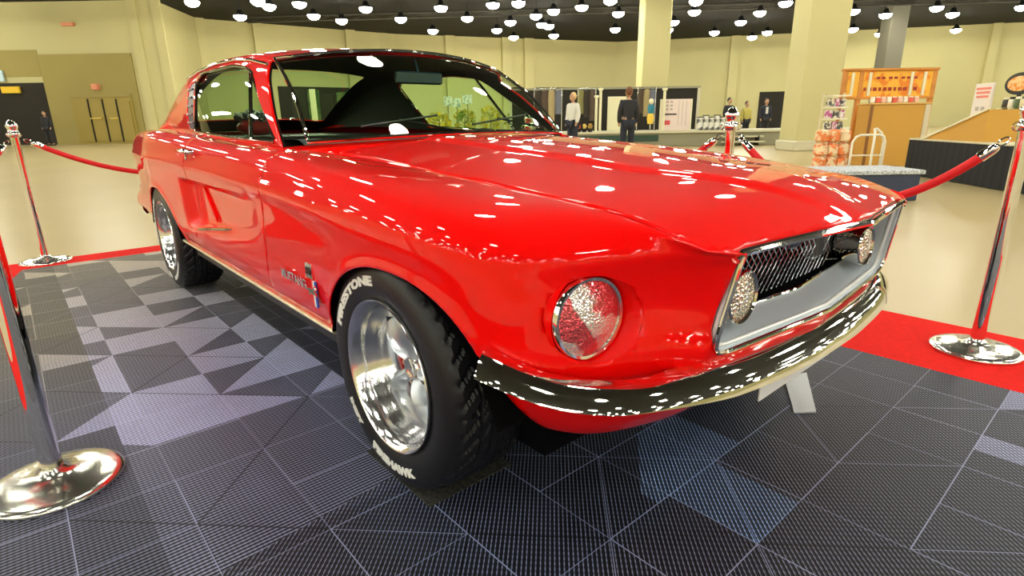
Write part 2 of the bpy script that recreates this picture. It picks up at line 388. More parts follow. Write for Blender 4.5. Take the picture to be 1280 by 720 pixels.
for sgn in (1, -1):
    g = (lambda a: a) if sgn == 1 else (lambda a: mir(*a))
    panel('front_fender', *g(fender), M['paint'], car)
    panel('quarter_panel', *g(quart), M['paint'], car)
    panel('sill_panel', *g(sill), M['paint'], car)
    d = panel('door', *g(door), M['paint'], car)
    # pull handle with thumb button
    hb = MB(); yy = -.895*sgn
    hb.tube([(-1.80, -.868*sgn, .872), (-1.79, yy, .875), (-1.72, yy-.006*sgn, .874), (-1.66, yy, .873), (-1.645, -.868*sgn, .872)], [.013, .015, .013, .012, .009], 10, flat=.8)
    hb.lathe([(0, .0), (.013, .0), (.015, .006), (.012, .010), (0, .011)] if sgn < 0 else [(0, 0), (.013, 0), (.015, -.006), (.012, -.010), (0, -.011)], 16, 'y', (-1.765, -.875*sgn, .845))
    tag(hb.build('door_handle', M['chrome'], d), 'chrome door handle')

for sgn in (1, -1):
    f_ = lambda x, z: (x, (ybody(x, z)-.004)*sgn, z)
    MB().tube([f_(-1.735+.17*t, .705-.145*t) for t in np.linspace(0, 1, 6)], [.004, .007, .009, .009, .008, .005], 8).build('scoop_blade', M['paint'], car)
    tag(MB().tube([f_(-1.84+.55*t, .492+.07*t) for t in np.linspace(0, 1, 10)], [.005]+[.007]*8+[.003], 8).build('scoop_lip', M['chrome'], car), 'bright lower lip of the side scoop')
# bonnet
def grid_xy(x0, x1, nx, y0, y1, ny, f):
    return np.array([[(x, y, f(x, y)) for y in np.linspace(y0, y1, ny)] for x in np.linspace(x0, x1, nx)])
HG = grid_xy(-.80, .86, 120, -.64, .64, 96, H)
HV, HF = gridmesh(HG)
out = [(-.615-.13*(y/.60)**2, y) for y in np.linspace(.60, -.60, 13)]
out += [(-.2, -he(-.2)), (.2, -he(.2)), (.5, -he(.5)), (.67, -he(.67)), (.735, -.571), (.776, -.503)]
out += [(.8395-.147*abs(y), y) for y in (-.47, -.3, -.12, -.04, .04, .12, .3, .47)]
out += [(.776, .503), (.735, .571), (.67, he(.67)), (.5, he(.5)), (.2, he(.2)), (-.2, he(-.2))]
hs = poly_sdf(out)
HV, HF = clip(HV, HF, lambda v: -hs(v[0], v[1])-.0055)
hood = panel('bonnet', HV, HF, M['paint'], car, .014)
lip = [(x+.004, y, H(x, y)-.008) for x, y in [(.8395-.147*abs(y), y) for y in np.linspace(-.49, .49, 41)]]
tag(MB().tube([(.772, -.508, .728)]+lip+[(.772, .508, .728)], .0085, 8).build('bonnet_trim', M['chrome'], hood), 'chrome lip along the front edge of the bonnet')
# cowl between bonnet and windscreen
def wbase(y): k = (abs(y)/.68)**2; return (-.66-.185*k, y, .936-.020*k)
def whead(y): k = (abs(y)/.608)**2; return (-1.135-.12*k, y, 1.292-.053*k)
cwx = lambda y: max(-.618-.13*(y/.60)**2, -.752)+(.02 if abs(y) > .61 else 0)
cw = np.array([[(cwx(y), y, H(cwx(y), y)-.004) for y in np.linspace(-.745, .745, 25)],
               [((wbase(y)[0]-.618-.13*(y/.60)**2)/2, y, wbase(y)[2]-.018) for y in np.linspace(-.745, .745, 25)],
               [(wbase(y)[0]-.01, y, wbase(y)[2]-.006) for y in np.linspace(-.745, .745, 25)]])
cw[:, 0, 2] = np.minimum(cw[:, 0, 2], .905); cw[:, -1, 2] = np.minimum(cw[:, -1, 2], .905)
v_, f_ = gridmesh(cw[::-1]); panel('cowl_panel', v_, f_, M['paint'], car, .004)
# windscreen
yy = np.linspace(-1, 1, 31)
ws = np.array([[np.array(wbase(.665*k))*(1-t)+np.array(whead(.600*k))*t+np.array([.035*math.sin(PI*t), 0, .012*math.sin(PI*t)]) for k in yy] for t in np.linspace(0, 1, 16)])
v_, f_ = gridmesh(ws[::-1]); wso = link('windscreen', v_, f_, M['wsglass'], car)
ring = [ws[0, i] for i in range(31)]+[ws[k, 30] for k in range(1, 16)]+[ws[15, i] for i in range(29, -1, -1)]+[ws[k, 0] for k in range(14, 0, -1)]
ring = [np.array(p)+np.array([.006, 0, .006]) for p in ring]
tag(MB().tube(ring, .008, 8, closed=True).build('windscreen_trim', M['chrome'], wso), 'bright windscreen surround')
# roof
edge = [(-1.255, -.608, 1.240), (-1.45, -.607, 1.272), (-1.69, -.604, 1.292), (-2.02, -.602, 1.297), (-2.35, -.602, 1.286), (-2.62, -.604, 1.258), (-2.9, -.608, 1.190), (-3.2, -.615, 1.095), (-3.45, -.625, 1.010), (-3.62, -.635, .968), (-3.83, -.62, .935)]
ecrown = [.052, .055, .056, .056, .054, .050, .046, .042, .034, .020, .012]
efwd = [.12, .07, .02, 0, 0, 0, 0, 0, 0, 0, 0]
RG = np.array([[(e[0]+fw*(1-v*v), e[1]*-v, e[2]+c*(1-abs(v)**2.4)) for v in np.linspace(-1, 1, 21)] for e, c, fw in zip(edge, ecrown, efwd)])
RG = refine(RG, .03, 0, cubic)
RV, RF = gridmesh(RG[::-1])
bl = roundpoly([(-2.46, -.47), (-2.46, .47), (-3.50, .56), (-3.50, -.56)], .06); bls = poly_sdf(bl)
rf_ = clip(RV, RF, lambda v: bls(v[0], v[1])); bg = clip(RV, RF, lambda v: -bls(v[0], v[1]))
roof = panel('roof', *rf_, M['paint'], car, .006)
rw = link('rear_window', [(v[0], v[1], v[2]-.012) for v in bg[0]], bg[1], M['glass'], car)
# greenhouse sides
belt = []
for xb in (-.865, -1.05, -1.35, -1.7, -2.05, -2.4, -2.75, -3.1, -3.4, -3.62, -3.83):
    s11 = side_station(xb)[11]; belt.append((xb, s11[1]-.004, s11[2]-.012))
SG = []
for b, e in zip(belt, edge):
    b, e = np.array(b), np.array(e)
    e2 = e+np.array([0, -.016, -.028]); col = [b, b*.67+e2*.33+np.array([0, -.012, 0]), b*.33+e2*.67+np.array([0, -.014, 0]), e2, e+np.array([0, -.009, -.008]), e]
    SG.append(col)
SG = refine(refine(np.array(SG), .02, 0, cubic), .02, 1, pchip)
GV, GF = gridmesh(SG[::-1])
win = roundpoly([(-.955, .925), (-1.445, 1.222), (-1.70, 1.252), (-2.28, 1.258), (-2.36, 1.22), (-2.15, .955), (-1.5, .932)], [.01, .07, .03, .03, .03, .02, 0])
vent = roundpoly([(-2.20, .965), (-2.40, 1.225), (-2.53, 1.205), (-2.44, .972)], .015)
wsd, vsd = poly_sdf(win), poly_sdf(vent)
shell = cutset(GV, GF, lambda v: wsd(v[0], v[2]), lambda v: vsd(v[0], v[2]))
shell2 = clip(GV, GF, lambda v: wsd(v[0], v[2])-.004)
gl = clip(GV, GF, lambda v: -wsd(v[0], v[2])); vn = clip(GV, GF, lambda v: -vsd(v[0], v[2]))
def at_side(x, z, off=0.0):     # nearest point of the greenhouse sheet
    Q = SG.reshape(-1, 3); k = np.argmin((Q[:, 0]-x)**2+(Q[:, 2]-z)**2); return (x, Q[k, 1]-off, z)
for sgn in (1, -1):
    g = (lambda a: a) if sgn == 1 else (lambda a: mir(*a))
    panel('roof_pillar', *g(shell), M['paint'], car, .006)
    lv = g(shell2); lo_ = link('pillar_lining', [(v[0], v[1]+.014*sgn, v[2]-.004) for v in lv[0]], lv[1], M['headliner'], car)
    wv = g(gl); wo = link('side_window', [(v[0], v[1]+.010*sgn, v[2]) for v in wv[0]], wv[1], M['glass'], car)
    pts = [at_side(a, b, .002) for a, b in win]; pts = [(p[0], p[1]*sgn, p[2]) for p in pts]
    tag(MB().tube(pts, .007, 8, closed=True).build('window_frame', M['chrome'], wo), 'bright window frame')
    q = [at_side(-1.235, .925, .0), at_side(-1.47, 1.235, .0)]
    tag(MB().tube([(p[0]-.02, (p[1]+.008)*sgn, p[2]) for p in q], .008, 8).build('quarter_light_divider', M['chrome'], wo), 'bright upright of the quarter light')
    vv = g(vn); vo = link('quarter_vent', [(v[0], v[1]+.003*sgn, v[2]) for v in vv[0]], vv[1], M['navy'], car); tag(vo, 'dark blue louvred vent')
    lb = MB()
    for k in range(5):
        z = 1.0+.045*k; xa = -2.225-.205*(z-.965)/.25; xb = -2.44-.08*(z-.965)/.24; p = at_side(xa, z); p2 = at_side(xb, z)
        lb.tube([(p[0], p[1]*sgn, p[2]), (p2[0], p2[1]*sgn, p2[2])], .006, 6)
    lb.build('louvre', M['navy'], vo)
    dr = [np.array(e)+np.array([0, -.022, -.032]) for e in edge[:6]]
    dr = [(p[0], p[1]*sgn, p[2]+.018) for p in dr]; tag(MB().tube(dr, .006, 8).build('drip_rail', M['chrome'], car), 'chrome drip rail')
# tail: closing panel, lamps, rear bumper
tp = [(ST[0][k][1], ST[0][k][2]) for k in range(12)]
tp = tp+[(-y, z) for y, z in reversed(tp)]
tail = MB().prism(tp, -3.80, -3.835, lambda a, b, c: (c, a, b)).build('tail_panel', M['paint'], car)
for sgn in (1, -1):
    for k in range(3): MB().box((-3.845, sgn*(.46+.09*k), .72), (.03, .07, .16), 0, .012).build('tail_lamp', M['lamp_red'], tail)
def sweep(path, prof):
    """path: list of (x,y,z) in plan, prof: function of index -> list of (n,h) offsets, n outwards"""
    n = len(path); rows = []
    for i in range(n):
        a = np.array(path[max(0, i-1)]); b = np.array(path[min(n-1, i+1)]); t = b-a; nn = np.array([t[1], -t[0], 0]); nn /= np.linalg.norm(nn)
        rows.append([np.array(path[i])+nn*o+np.array([0, 0, h]) for o, h in prof(i/(n-1))])
    return np.array(rows)
def resample(path, ds=.03):
    P_ = np.array(path, float)[:, None, :]; return [tuple(p[0]) for p in refine(P_, ds, 0, pchip)]
# front bumper (right to left; outwards normal is t x up)
hb_ = [(.462, -.898, .526), (.485, -.889, .520), (.535, -.856, .500), (.600, -.800, .476), (.678, -.718, .467), (.735, -.595, .465), (.776, -.44, .460), (.796, -.25, .455), (.806, -.06, .454)]
bp = resample(hb_+[(x, -y, z) for x, y, z in reversed(hb_)])
def bprof(t):
    c = abs(2*t-1)          # 0 centre, 1 ends
    k = float(np.interp(c, [0, .45, .62, 1], [1, 1, .0, 0])); hgt = .023+.008*k
    return [(-.050-.02*k, hgt), (-.024-.012*k, hgt*.98), (-.012-.008*k, hgt*.72), (-.002-.004*k, hgt*.30), (.006, -hgt*.16), (.0125, -hgt*.62), (.0145, -hgt*.86), (.010, -hgt), (-.04, -hgt*.92)]
bsh = sweep(bp, bprof)
v_, f_ = gridmesh(bsh); n0 = bsh.shape[1]
f_ = [tuple(reversed(f)) for f in f_]+[tuple(range(n0)), tuple(range((bsh.shape[0]-1)*n0, bsh.shape[0]*n0))[::-1]]
bo = link('front_bumper', v_, f_, M['chrome'], car, True, 28); tag(bo, 'chrome front bumper')
rb = resample([(-3.60, -.82, .42), (-3.76, -.80, .42), (-3.87, -.70, .42), (-3.93, -.5, .48), (-3.94, 0, .48), (-3.93, .5, .48), (-3.87, .70, .42), (-3.76, .80, .42), (-3.60, .82, .42)], .05)
rs = sweep(rb, lambda t: [(.03, .05), (.0, .05), (-.015, .02), (-.015, -.02), (-.0, -.05), (.03, -.05)])
v_, f_ = gridmesh(rs); tag(link('rear_bumper', v_, f_, M['chrome'], car), 'chrome rear bumper')
# headlights
_Q = P.reshape(-1, 3); _Q = _Q[(_Q[:, 0] > .45) & (_Q[:, 1] < -.45)]
def xbody(y, z):
    d = (_Q[:, 1]-y)**2+(_Q[:, 2]-z)**2; k = np.argsort(d)[:4]; w = 1/(d[k]+1e-6); return float((_Q[k, 0]*w).sum()/w.sum())
for sgn in (1, -1):
    t_ = bpy.data.objects.new('headlight', None); 
    bpy.data.objects.remove(t_); rows = []
    for i in range(64):
        a = 2*PI*i/64; y_, z_ = HLY+(HLR+.001)*math.cos(a), HLZ+(HLR+.001)*math.sin(a); xf = xbody(y_, z_)
        y2, z2 = HLY+.0885*math.cos(a), HLZ+.0885*math.sin(a)
        rows.append([(xf-.0005, y_*sgn, z_), (max(xf-.006, .545), (y_+y2)/2*sgn, (z_+z2)/2), (.542, y2*sgn, z2), (.50, y2*sgn, z2)])
    V_, F_ = gridmesh(np.array(rows+rows[:1]))
    hl = link('headlight', V_, F_ if sgn < 0 else [tuple(reversed(f)) for f in F_], M['paint'], car)
    # ring + lens, tilted outwards a touch like the real lamp
    def tilt(mb, c_, an):
        c0, s0 = math.cos(an), math.sin(an); mb.V = [(c_[0]+(x-c_[0])*c0-(y-c_[1])*s0, c_[1]+(x-c_[0])*s0+(y-c_[1])*c0, z) for x, y, z in mb.V]; return mb
    TA = math.radians(-9)*sgn; HC = (.553, HLY*sgn, HLZ); HX = .562
    tilt(MB().lathe([(.086, -.02), (.089, .004), (.086, .010), (.080, .009), (.078, -.005)], 48, 'x', (HX, HLY*sgn, HLZ)), HC, TA).build('headlight_ring', M['chrome'], hl)
    pr_ = [(r, .006+.022*(1-(r/.08)**2)) for r in np.linspace(.080, 0.0005, 10)]
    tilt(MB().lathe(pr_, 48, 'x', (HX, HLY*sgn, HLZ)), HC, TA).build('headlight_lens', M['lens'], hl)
# grille: surround, mesh, driving lamps
def opening(off=0, xo=0, zo=0):
    half = [p for p in GR if p[0] <= 0.02]
    pts = []
    def X(y, z): return float(np.interp(abs(y), [0, .25, .50], [.777, .757, .737]))+.030*(z-.51)/.21*1.0
    for y, z in [(0, .513), (-.12, .513), (-.25, .514), (-.38, .5155), (-.455, .517), (-.487, .523), (-.502, .540), (-.504, .562), (-.500, .60), (-.494, .65), (-.487, .70), (-.482, .738)]:
        cy, cz = 0, .63; yn = y+(off if y < -.42 else off*(-y/.42)); zn = z+zo*(1 if z < .56 else (.70-z)/.14 if z < .70 else 0)
        pts.append((X(y, z)+xo, yn, zn))
    return pts
o0 = opening(0, .0, 0); o1 = opening(.012, -.012, .010); o2 = opening(.016, -.085, .036); o4 = opening(.018, -.17, .030)
sym = lambda o: [(x, -y, z) for x, y, z in reversed(o)][:-1]+o
gs = np.array([sym(o) for o in (o0, o1, o2)])
v_, f_ = gridmesh(refine(gs, .01, 0, pchip)); grille = link('grille_surround', v_, f_, M['greysilver'], car, True, 50)
tag(grille, 'silver grey surround of the grille opening')
MB().tube([(p[0]+.003, p[1], p[2]) for p in sym(o0)], .0055, 8).build('bezel', M['chrome'], grille)
MB().tube([(p[0]+.001, p[1], p[2]) for p in sym(o1)], .0055, 8).build('bright_lip', mat('bright_lip', (.85, .88, .92), .3, .3), grille)
MB().tube([(p[0], p[1], p[2]+.002) for p in sym(o2)], .005, 8).build('inner_bead', M['chrome'], grille)
bk = MB().add(*gridmesh(np.array([sym(o2), sym(o4)]))); bk.box((.575, 0, .63), (.01, 1.0, .26)); bk.build('grille_backing', M['matte'], grille)
gm = MB()
for k in range(-34, 35):        # expanded metal mesh, diagonal wires
    for sl in (1, -1):
        y0 = k*.030; a = np.array([.640, y0-.105*sl, .535]); b = np.array([.640, y0+.105*sl, .745])
        if max(abs(a[1]), abs(b[1])) < .50: gm.tube([a, b], .0016, 4)
gm.build('grille_mesh', M['satin'], grille, False)
for sgn in (1, -1):
    c = (.722, -.372*sgn, .615)
    lo = MB().lathe([(.0005, -.075), (.040, -.070), (.056, -.035), (.060, 0), (.062, .006), (.059, .010), (.054, .006)], 40, 'x', c).build('driving_lamp', M['chrome'], grille)
    MB().lathe([(r, .004+.010*(1-(r/.055)**2)) for r in np.linspace(.055, .0005, 8)], 40, 'x', c).build('driving_lamp_lens', M['foglens'], lo)
    MB().lathe([(.0005, -.05), (.020, -.04), (.036, .0), (.038, .004)], 24, 'x', (.712, -.450*sgn, .578)).build('park_lamp', M['foglens'], grille)
    MB().tube([(.60, -.37*sgn, .55), (.66, -.45*sgn, .548), (.69, -.47*sgn, .60), (.70, -.462*sgn, .68)], .006, 8).build('lamp_bracket', M['chrome'], grille)
MB().box((.63, .07, .69), (.05, .05, .10), .2, .01).build('latch_bracket', M['navy'], grille)
MB().box((.62, .30, .66), (.04, .16, .16), .1, .01).build('radiator_panel', mat('charcoal_panel', (.07, .075, .085), .4), grille)
# number plate under the bumper
pl = MB().box((.722, 0, .366), (.004, .44, .118), 0, .0015).build('number_plate', M['plate'], car); tag(pl, 'blank white plate below the bumper')
# underbody, wheel wells, interior
ub = MB(); ub.box((-1.40, 0, .235), (3.6, 1.30, .10)); ub.box((.30, 0, .33), (.50, 1.0, .10)); ub.box((-3.0, 0, .40), (1.3, 1.30, .3)); ub.build('underbody', M['matte'], car)
for s_ in (1, -1): MB().box((-1.37, -s_*.755, .296), (1.92, .08, .07), 0, .015).build('rocker', M['black'], car)
for sgn in (1, -1):
    tag(MB().tube([(x, -.832*sgn, .350) for x in np.linspace(-2.38, -.365, 12)], .011, 8, flat=.8).build('sill_strip', M['cream'], car), 'chrome sill strip with its cream reflection painted in')
    for xc, a in ((.075, .42), (-WB+.03, .41)):
        w = MB(); n = 24; V_ = []; F_ = []
        for i in range(n+1):
            an = PI*(.10+.80*i/n); V_ += [(xc+a*math.cos(an), -.862*sgn, .25+.385*math.sin(an)), (xc+(a-.02)*math.cos(an), -.50*sgn, .25+.375*math.sin(an))]
        F_ = [(2*i, 2*i+1, 2*i+3, 2*i+2) for i in range(n)]+[tuple(2*i+1 for i in range(n+1))]
        w.add(V_, F_).build('wheel_well', M['matte'], car)
it = MB()
it.box((-1.60, 0, .46), (2.4, 1.48, .04)); it.box((-.80, 0, .66), (.04, 1.40, .44)); 
for s_ in (1, -1): it.box((-1.78, s_*.79, .62), (2.2, .03, .42))
it.box((-3.02, 0, .895), (1.1, 1.24, .03)); it.build('interior_tub', M['seat'], car)
hl_ = RG.copy(); hl_[:, :, 2] -= .016; hl_[:, :, 1] *= .985
v_, f_ = gridmesh(hl_[::-1]); f2 = clip(v_, f_, lambda v: bls(v[0], v[1])+.022); link('headliner', *f2, M['headliner'], car)
dsh = np.array([[(wbase(y)[0]-.03, y, .905) , (wbase(y)[0]-.12, y, .93), (wbase(y)[0]-.27, y, .925), (wbase(y)[0]-.31, y, .88), (wbase(y)[0]-.30, y, .72)] for y in np.linspace(-.66, .66, 21)])
v_, f_ = gridmesh(refine(dsh, .02, 1, pchip)); dash = link('dashboard', v_, [tuple(reversed(f)) for f in f_], mat('slate_vinyl', (.05, .065, .075), .35), car)
sw = MB().tube([(-1.16+.18*math.sin(a)*.35, .37+.18*math.cos(a), .775+.18*math.sin(a)*.93) for a in np.linspace(0, 2*PI, 40)[:-1]], .011, 8, closed=True)
sw.tube([(-.98, .37, .74), (-1.15, .37, .775)], .02, 8); sw.tube([(-1.16, .19, .775), (-1.15, .37, .775), (-1.16, .55, .775)], .008, 6); sw.build('steering_wheel', M['black'], car)
for y in (-.36, .36):
    st = MB(); st.box((-1.55, y, .58), (.50, .50, .16), 0, .05); so = st.build('seat', M['seat'], car)
    Pp = np.array([[(-1.80-.16*t-(.03 if abs(k) < .8 else 0), y+.24*k*(1-.12*t), .58+.27*t) for k in np.linspace(-1, 1, 9)] for t in np.linspace(0, 1, 8)])
    v_, f_ = gridmesh(Pp); b_ = link('seat_back', v_, f_, M['seat'], so); md = b_.modifiers.new('t', 'SOLIDIFY'); md.thickness = .10; md.offset = 0
MB().box((-2.42, 0, .66), (.30, 1.10, .34), 0, .06).build('rear_seat', M['seat'], car)
mr = MB().box((-1.13, .02, 1.185), (.03, .25, .055), 0, .012); mr.tube([(-1.13, .02, 1.20), (-1.16, .02, 1.27)], .006, 6)
tag(mr.build('rear_view_mirror', mat('mirror_back', (.02, .045, .08), .25, coat=.5), car), 'blue-grey rear view mirror')
for y, l in ((-.10, 1), (.42, 1)):
    w = MB(); a = np.array([-.70, y, .955]); w.tube([a, a+np.array([-.13, -.18, .045])], .005, 6); w.tube([a+np.array([-.03, -.40, .02])+0, a+np.array([-.16, .03, .06])], .0045, 6); w.build('wiper', M['black'], car)
# fender emblem: lettering, tall badge with number, tri-colour bar with running horse
def textmesh(txt, size, depth, shear=0, bold=0.0):
    cu = bpy.data.curves.new('t', 'FONT'); cu.body = txt; cu.size = size; cu.extrude = depth/2; cu.shear = shear; cu.offset = bold; cu.resolution_u = 2
    cu.align_x = 'CENTER'
    o = bpy.data.objects.new('t', cu); COL.objects.link(o); dg = bpy.context.evaluated_depsgraph_get(); dg.update()
    me = o.evaluated_get(dg).to_mesh(); V_ = [tuple(v.co) for v in me.vertices]; F_ = [tuple(p.vertices) for p in me.polygons]
    o.evaluated_get(dg).to_mesh_clear(); bpy.data.objects.remove(o); bpy.data.curves.remove(cu); return V_, F_
for sgn in (1, -1):
    yb = ybody(-.55, .50)-.003
    dirx = 1 if sgn == 1 else -1
    V_, F_ = textmesh('MUSTANG', .046, .004, 0, .0015)
    V_ = [(-.565+dirx*x*1.05, (yb-z)*sgn if sgn == 1 else -(yb-z), .482+y) for x, y, z in V_]
    V_ = [(x, ybody(x, z)*1.0-.008-(abs(y)-abs(yb)) if sgn == 1 else -(ybody(x, z)-.008)+(abs(y)-abs(yb)), z) for x, y, z in V_]
    em = link('model_lettering', V_, F_, M['chrome'], car, False); tag(em, 'chrome block lettering on the fender')
    yb = ybody(-.41, .51)-.004
    bd = MB().box((-.425, yb*sgn, .548), (.052, .006, .050), 0, .002).build('number_badge', M['chrome'], em)
    V_, F_ = textmesh('289', .030, .003, 0, .001)
    link('badge_number', [(-.425+dirx*x, (yb-.004-z)*sgn, .538+y) for x, y, z in V_], F_, M['black'], bd, False)
    tb = MB()
    for k, mm in enumerate(('red_enamel', 'plate', 'blue_enamel')):
        MB().box((-.397+(k-1)*.011, (yb-.001)*sgn, .478), (.0105, .006, .085), 0, .001).build('tricolour_bar', M[mm], em)
    # running horse, raised outline figure across the bars
    hs_ = [(-.050, .002), (-.040, .010), (-.022, .013), (-.006, .010), (.006, .014), (.014, .022), (.020, .026), (.024, .020), (.032, .014), (.030, .010), (.022, .012), (.016, .004), (.026, -.002), (.034, -.010), (.028, -.012), (.018, -.006), (.006, -.006), (.000, -.008), (-.014, -.004), (-.024, -.004), (-.030, -.012), (-.042, -.016), (-.040, -.010), (-.032, -.004), (-.036, .004), (-.046, .000)]
    MB().prism([(a*dirx*.8, b*.9) for a, b in (hs_ if dirx > 0 else hs_[::-1])], (yb-.004)*sgn, (yb-.009)*sgn, lambda a, b, c: (-.397+a, c, .485+b)).build('horse_emblem', M['chrome'], em, False)

# ------------------------------------------------------------------ wheels
R_T, W_T = .330, .235
def tire_mesh():
    ro = R_T; w = W_T/2; pf = [(.205, -w+.012), (.214, -w+.002), (.245, -w-.010), (.285, -w-.010), (.308, -w-.001), (.320, -w+.012)]
    tread = [(ro-.0035*abs(t)**3, t*(w-.020)) for t in np.linspace(-1, 1, 45)]
    pf = pf+tread+[(r, -h) for r, h in reversed(pf)]
    n = 300; V_ = []; m = len(pf)
    for i in range(n):
        a = 2*PI*i/n
        for k, (r, h) in enumerate(pf):
            if 6 <= k < 6+45:
                t = h/(w-.020); g = 0
                for c in (-.50, -.17, .17, .50):
                    if abs(t-c) < .042: g = .008
                ph = (i+abs(t)*13) % 8
                if abs(t) > .54 and ph < 2.2: g = max(g, .006)
                elif .21 < abs(t) < .46 and ((i+abs(t)*26+4) % 8) < 1.6: g = max(g, .005)
                r = r-g
            V_.append((r*math.cos(a), h, r*math.sin(a)))
    F_ = [(i*m+k, ((i+1) % n)*m+k, ((i+1) % n)*m+k+1, i*m+k+1) for i in range(n) for k in range(m-1)]
    return V_, F_
tv, tf_ = tire_mesh()
def letters(txt, r0, size, a0, span, up=True):
    """text around the sidewall facing -y; a0 centre angle measured in the x-z plane as seen from outside (-y)"""
    V_, F_ = textmesh(txt, size, .003, 0, .002); w = W_T/2+.0105
    xs_ = [v[0] for v in V_]; wd = max(xs_)-min(xs_); out = []
    for x, y, z in V_:
        th = a0-(x/wd*span if up else -x/wd*span); r = r0+(y-size*.35)*(1 if up else -1)
        out.append((r*math.cos(th), -(w+z), r*math.sin(th)))
    return out, F_
protoW = {}
def wheel(name_label, loc, side, rot=0):
    w = bpy.data.objects.new('wheel', None); COL.objects.link(w); w.parent = car; w.location = loc
    w.rotation_euler = (0, rot, 0 if side < 0 else PI)
    if not protoW:
        t = link('tyre', tv, tf_, M['rubber'], w, True, 30)
        for a_ in (('FIRESTONE', .267, .034, math.radians(128), math.radians(66)), ('INDY', .267, .022, math.radians(222), math.radians(20), False), ('FIREHAWK', .267, .032, math.radians(272), math.radians(50), False)):
            tag(link('tyre_lettering', *letters(*a_), M['letter'], t, False), 'raised white lettering on the sidewall')
        rm = MB(); h = -W_T/2
        rm.lathe([(.208, h+.012), (.2145, h+.002), (.216, h-.006), (.2135, h-.010), (.206, h-.006), (.200, h+.004), (.194, h+.012), (.190, h+.030), (.189, h+.036), (.185, h+.040), (.184, h+.060), (.180, h+.064), (.178, h+.080), (.171, h+.090), (.164, h+.110), (.160, h+.118), (.160, .10)], 96, 'y')
        rim = rm.build('rim', M['alu'], w, True, 50)
        # five tapered spokes
        sp = MB()
        for k in range(5):
            a = 2*PI*k/5+math.radians(0); ca, sa = math.cos(a), math.sin(a)
            sec = []
            for r, wd, hh, yy_ in ((.030, .026, .026, -.018), (.060, .020, .030, -.030), (.095, .020, .030, -.032), (.130, .024, .028, -.026), (.166, .036, .024, -.012)):
                ring_ = [(-wd, .6), (-wd*.8, 0), (-wd*.35, -.75), (0, -1), (wd*.35, -.75), (wd*.8, 0), (wd, .6)]
                sec.append([(r*ca-q*sa, yy_+e*hh, r*sa+q*ca) for q, e in ring_])
            vv, ff = gridmesh(refine(np.array(sec), .012, 0, cubic)); sp.add(vv, [tuple(reversed(f)) for f in ff])
        sp.lathe([(.062, .02), (.060, -.012), (.052, -.022), (.040, -.024), (.036, -.03)], 40, 'y')
        sp.build('spokes', M['spoke'], rim, True, 60)
        cp = MB().lathe([(.040, -.020), (.038, -.040), (.032, -.046), (.026, -.046), (.022, -.043), (.0005, -.043)], 32, 'y')
        cp.build('centre_cap', M['chrome'], rim)
        for k in range(5):
            nb = MB(); a = 2*PI*(k+.5)/5+math.radians(0); nb.lathe([(.009, -.016), (.009, -.034), (.006, -.038), (.0005, -.038)], 6, 'y', (.050*math.cos(a), 0, .050*math.sin(a)))
            nb.build('lug_nut', M['chrome'], rim, False)
        dk = MB().lathe([(.055, .030), (.138, .030), (.140, .034), (.140, .045)], 64, 'y'); dk.lathe([(.070, .027), (.073, .027)], 64, 'y'); dk.build('brake_disc', M['disc'], w)
        cl = MB(); V_ = []
        pf = [(.086, .022), (.092, .010), (.128, .006), (.146, .012), (.150, .05), (.086, .05)]; m = len(pf); n = 10
        for i in range(n+1):
            a = math.radians(170+36*i/n); V_ += [(r*math.cos(a), h2, r*math.sin(a)) for r, h2 in pf]
        F_ = [(i*m+k, (i+1)*m+k, (i+1)*m+(k+1) % m, i*m+(k+1) % m) for i in range(n) for k in range(m)]+[tuple(range(m)), tuple(range(n*m, n*m+m))[::-1]]
        cl.add(V_, F_).build('brake_caliper', M['caliper'], w)
        MB().lathe([(.158, .06), (.0005, .062)], 48, 'y').build('wheel_backing', M['matte'], w)
        protoW['w'] = w
    else:
        def cp_(a, par):
            c = a.copy(); COL.objects.link(c); c.parent = par
            for ch in a.children: cp_(ch, c)
        for ch in protoW['w'].children: cp_(ch, w)
    return w
yw = -(.855-W_T/2)
wheel('', (0, yw, R_T), -1)
wheel('', (-WB, yw, R_T), -1, math.radians(-35))
wheel('', (0, -yw, R_T), 1, .4); wheel('', (-WB, -yw, R_T), 1, .9)
#@@SCENE2@@
LAMP = 78
# ------------------------------------------------------------------ the hall
def ray(u, v): return FW+(u-640)/FPX*RT-(v-360)/FPX*UP
def wp(u, v, d): return CAM+ray(u, v)*d             # point at camera depth d
def gp(u, d):                                        # floor point under that sight line
    p = CAM+ray(u, 150)*d; return (float(p[0]), float(p[1]))
FACE = math.atan2(-_rt[0], _rt[1])                   # not used for far walls
EX = np.array([.655, .755]);                          # left-to-right across the view, on the floor
RZ = math.atan2(EX[1], EX[0])                         # local x runs to the right, local -y faces the viewer
ROOM = [(-62, -20), (-55.2, -13.6), (-37.6, 6.3), (-42.5, 9.6), (-41.2, 23.5), (-34, 42.2), (-20.6, 51), (-7, 60.2), (12, 73), (40, 60), (45, 0), (30, -42), (-25, -46)]
M['wall'] = mat('painted_wall', (.58, .535, .27), .75, noise=(.12, .10))
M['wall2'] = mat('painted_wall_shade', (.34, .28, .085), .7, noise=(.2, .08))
M['floor'] = mat('polished_concrete', (.53, .42, .215), .32, noise=(.5, .06), spec=.4)
M['ceil'] = mat('dark_ceiling', (.003, .003, .002), .9)
M['door'] = mat('ochre_door', (.33, .25, .05), .5)
M['dark'] = mat('dark_opening', (.018, .014, .009), .8)
M['carpet'] = mat('red_carpet', (.80, .018, .014), .9, spec=.1, noise=(40, .06))
M['steel'] = mat('grey_platform', (.30, .29, .20), .6)
M['steel2'] = mat('platform_top', (.62, .58, .42), .5)
xs_, ys_ = [p[0] for p in ROOM], [p[1] for p in ROOM]
n = len(ROOM)
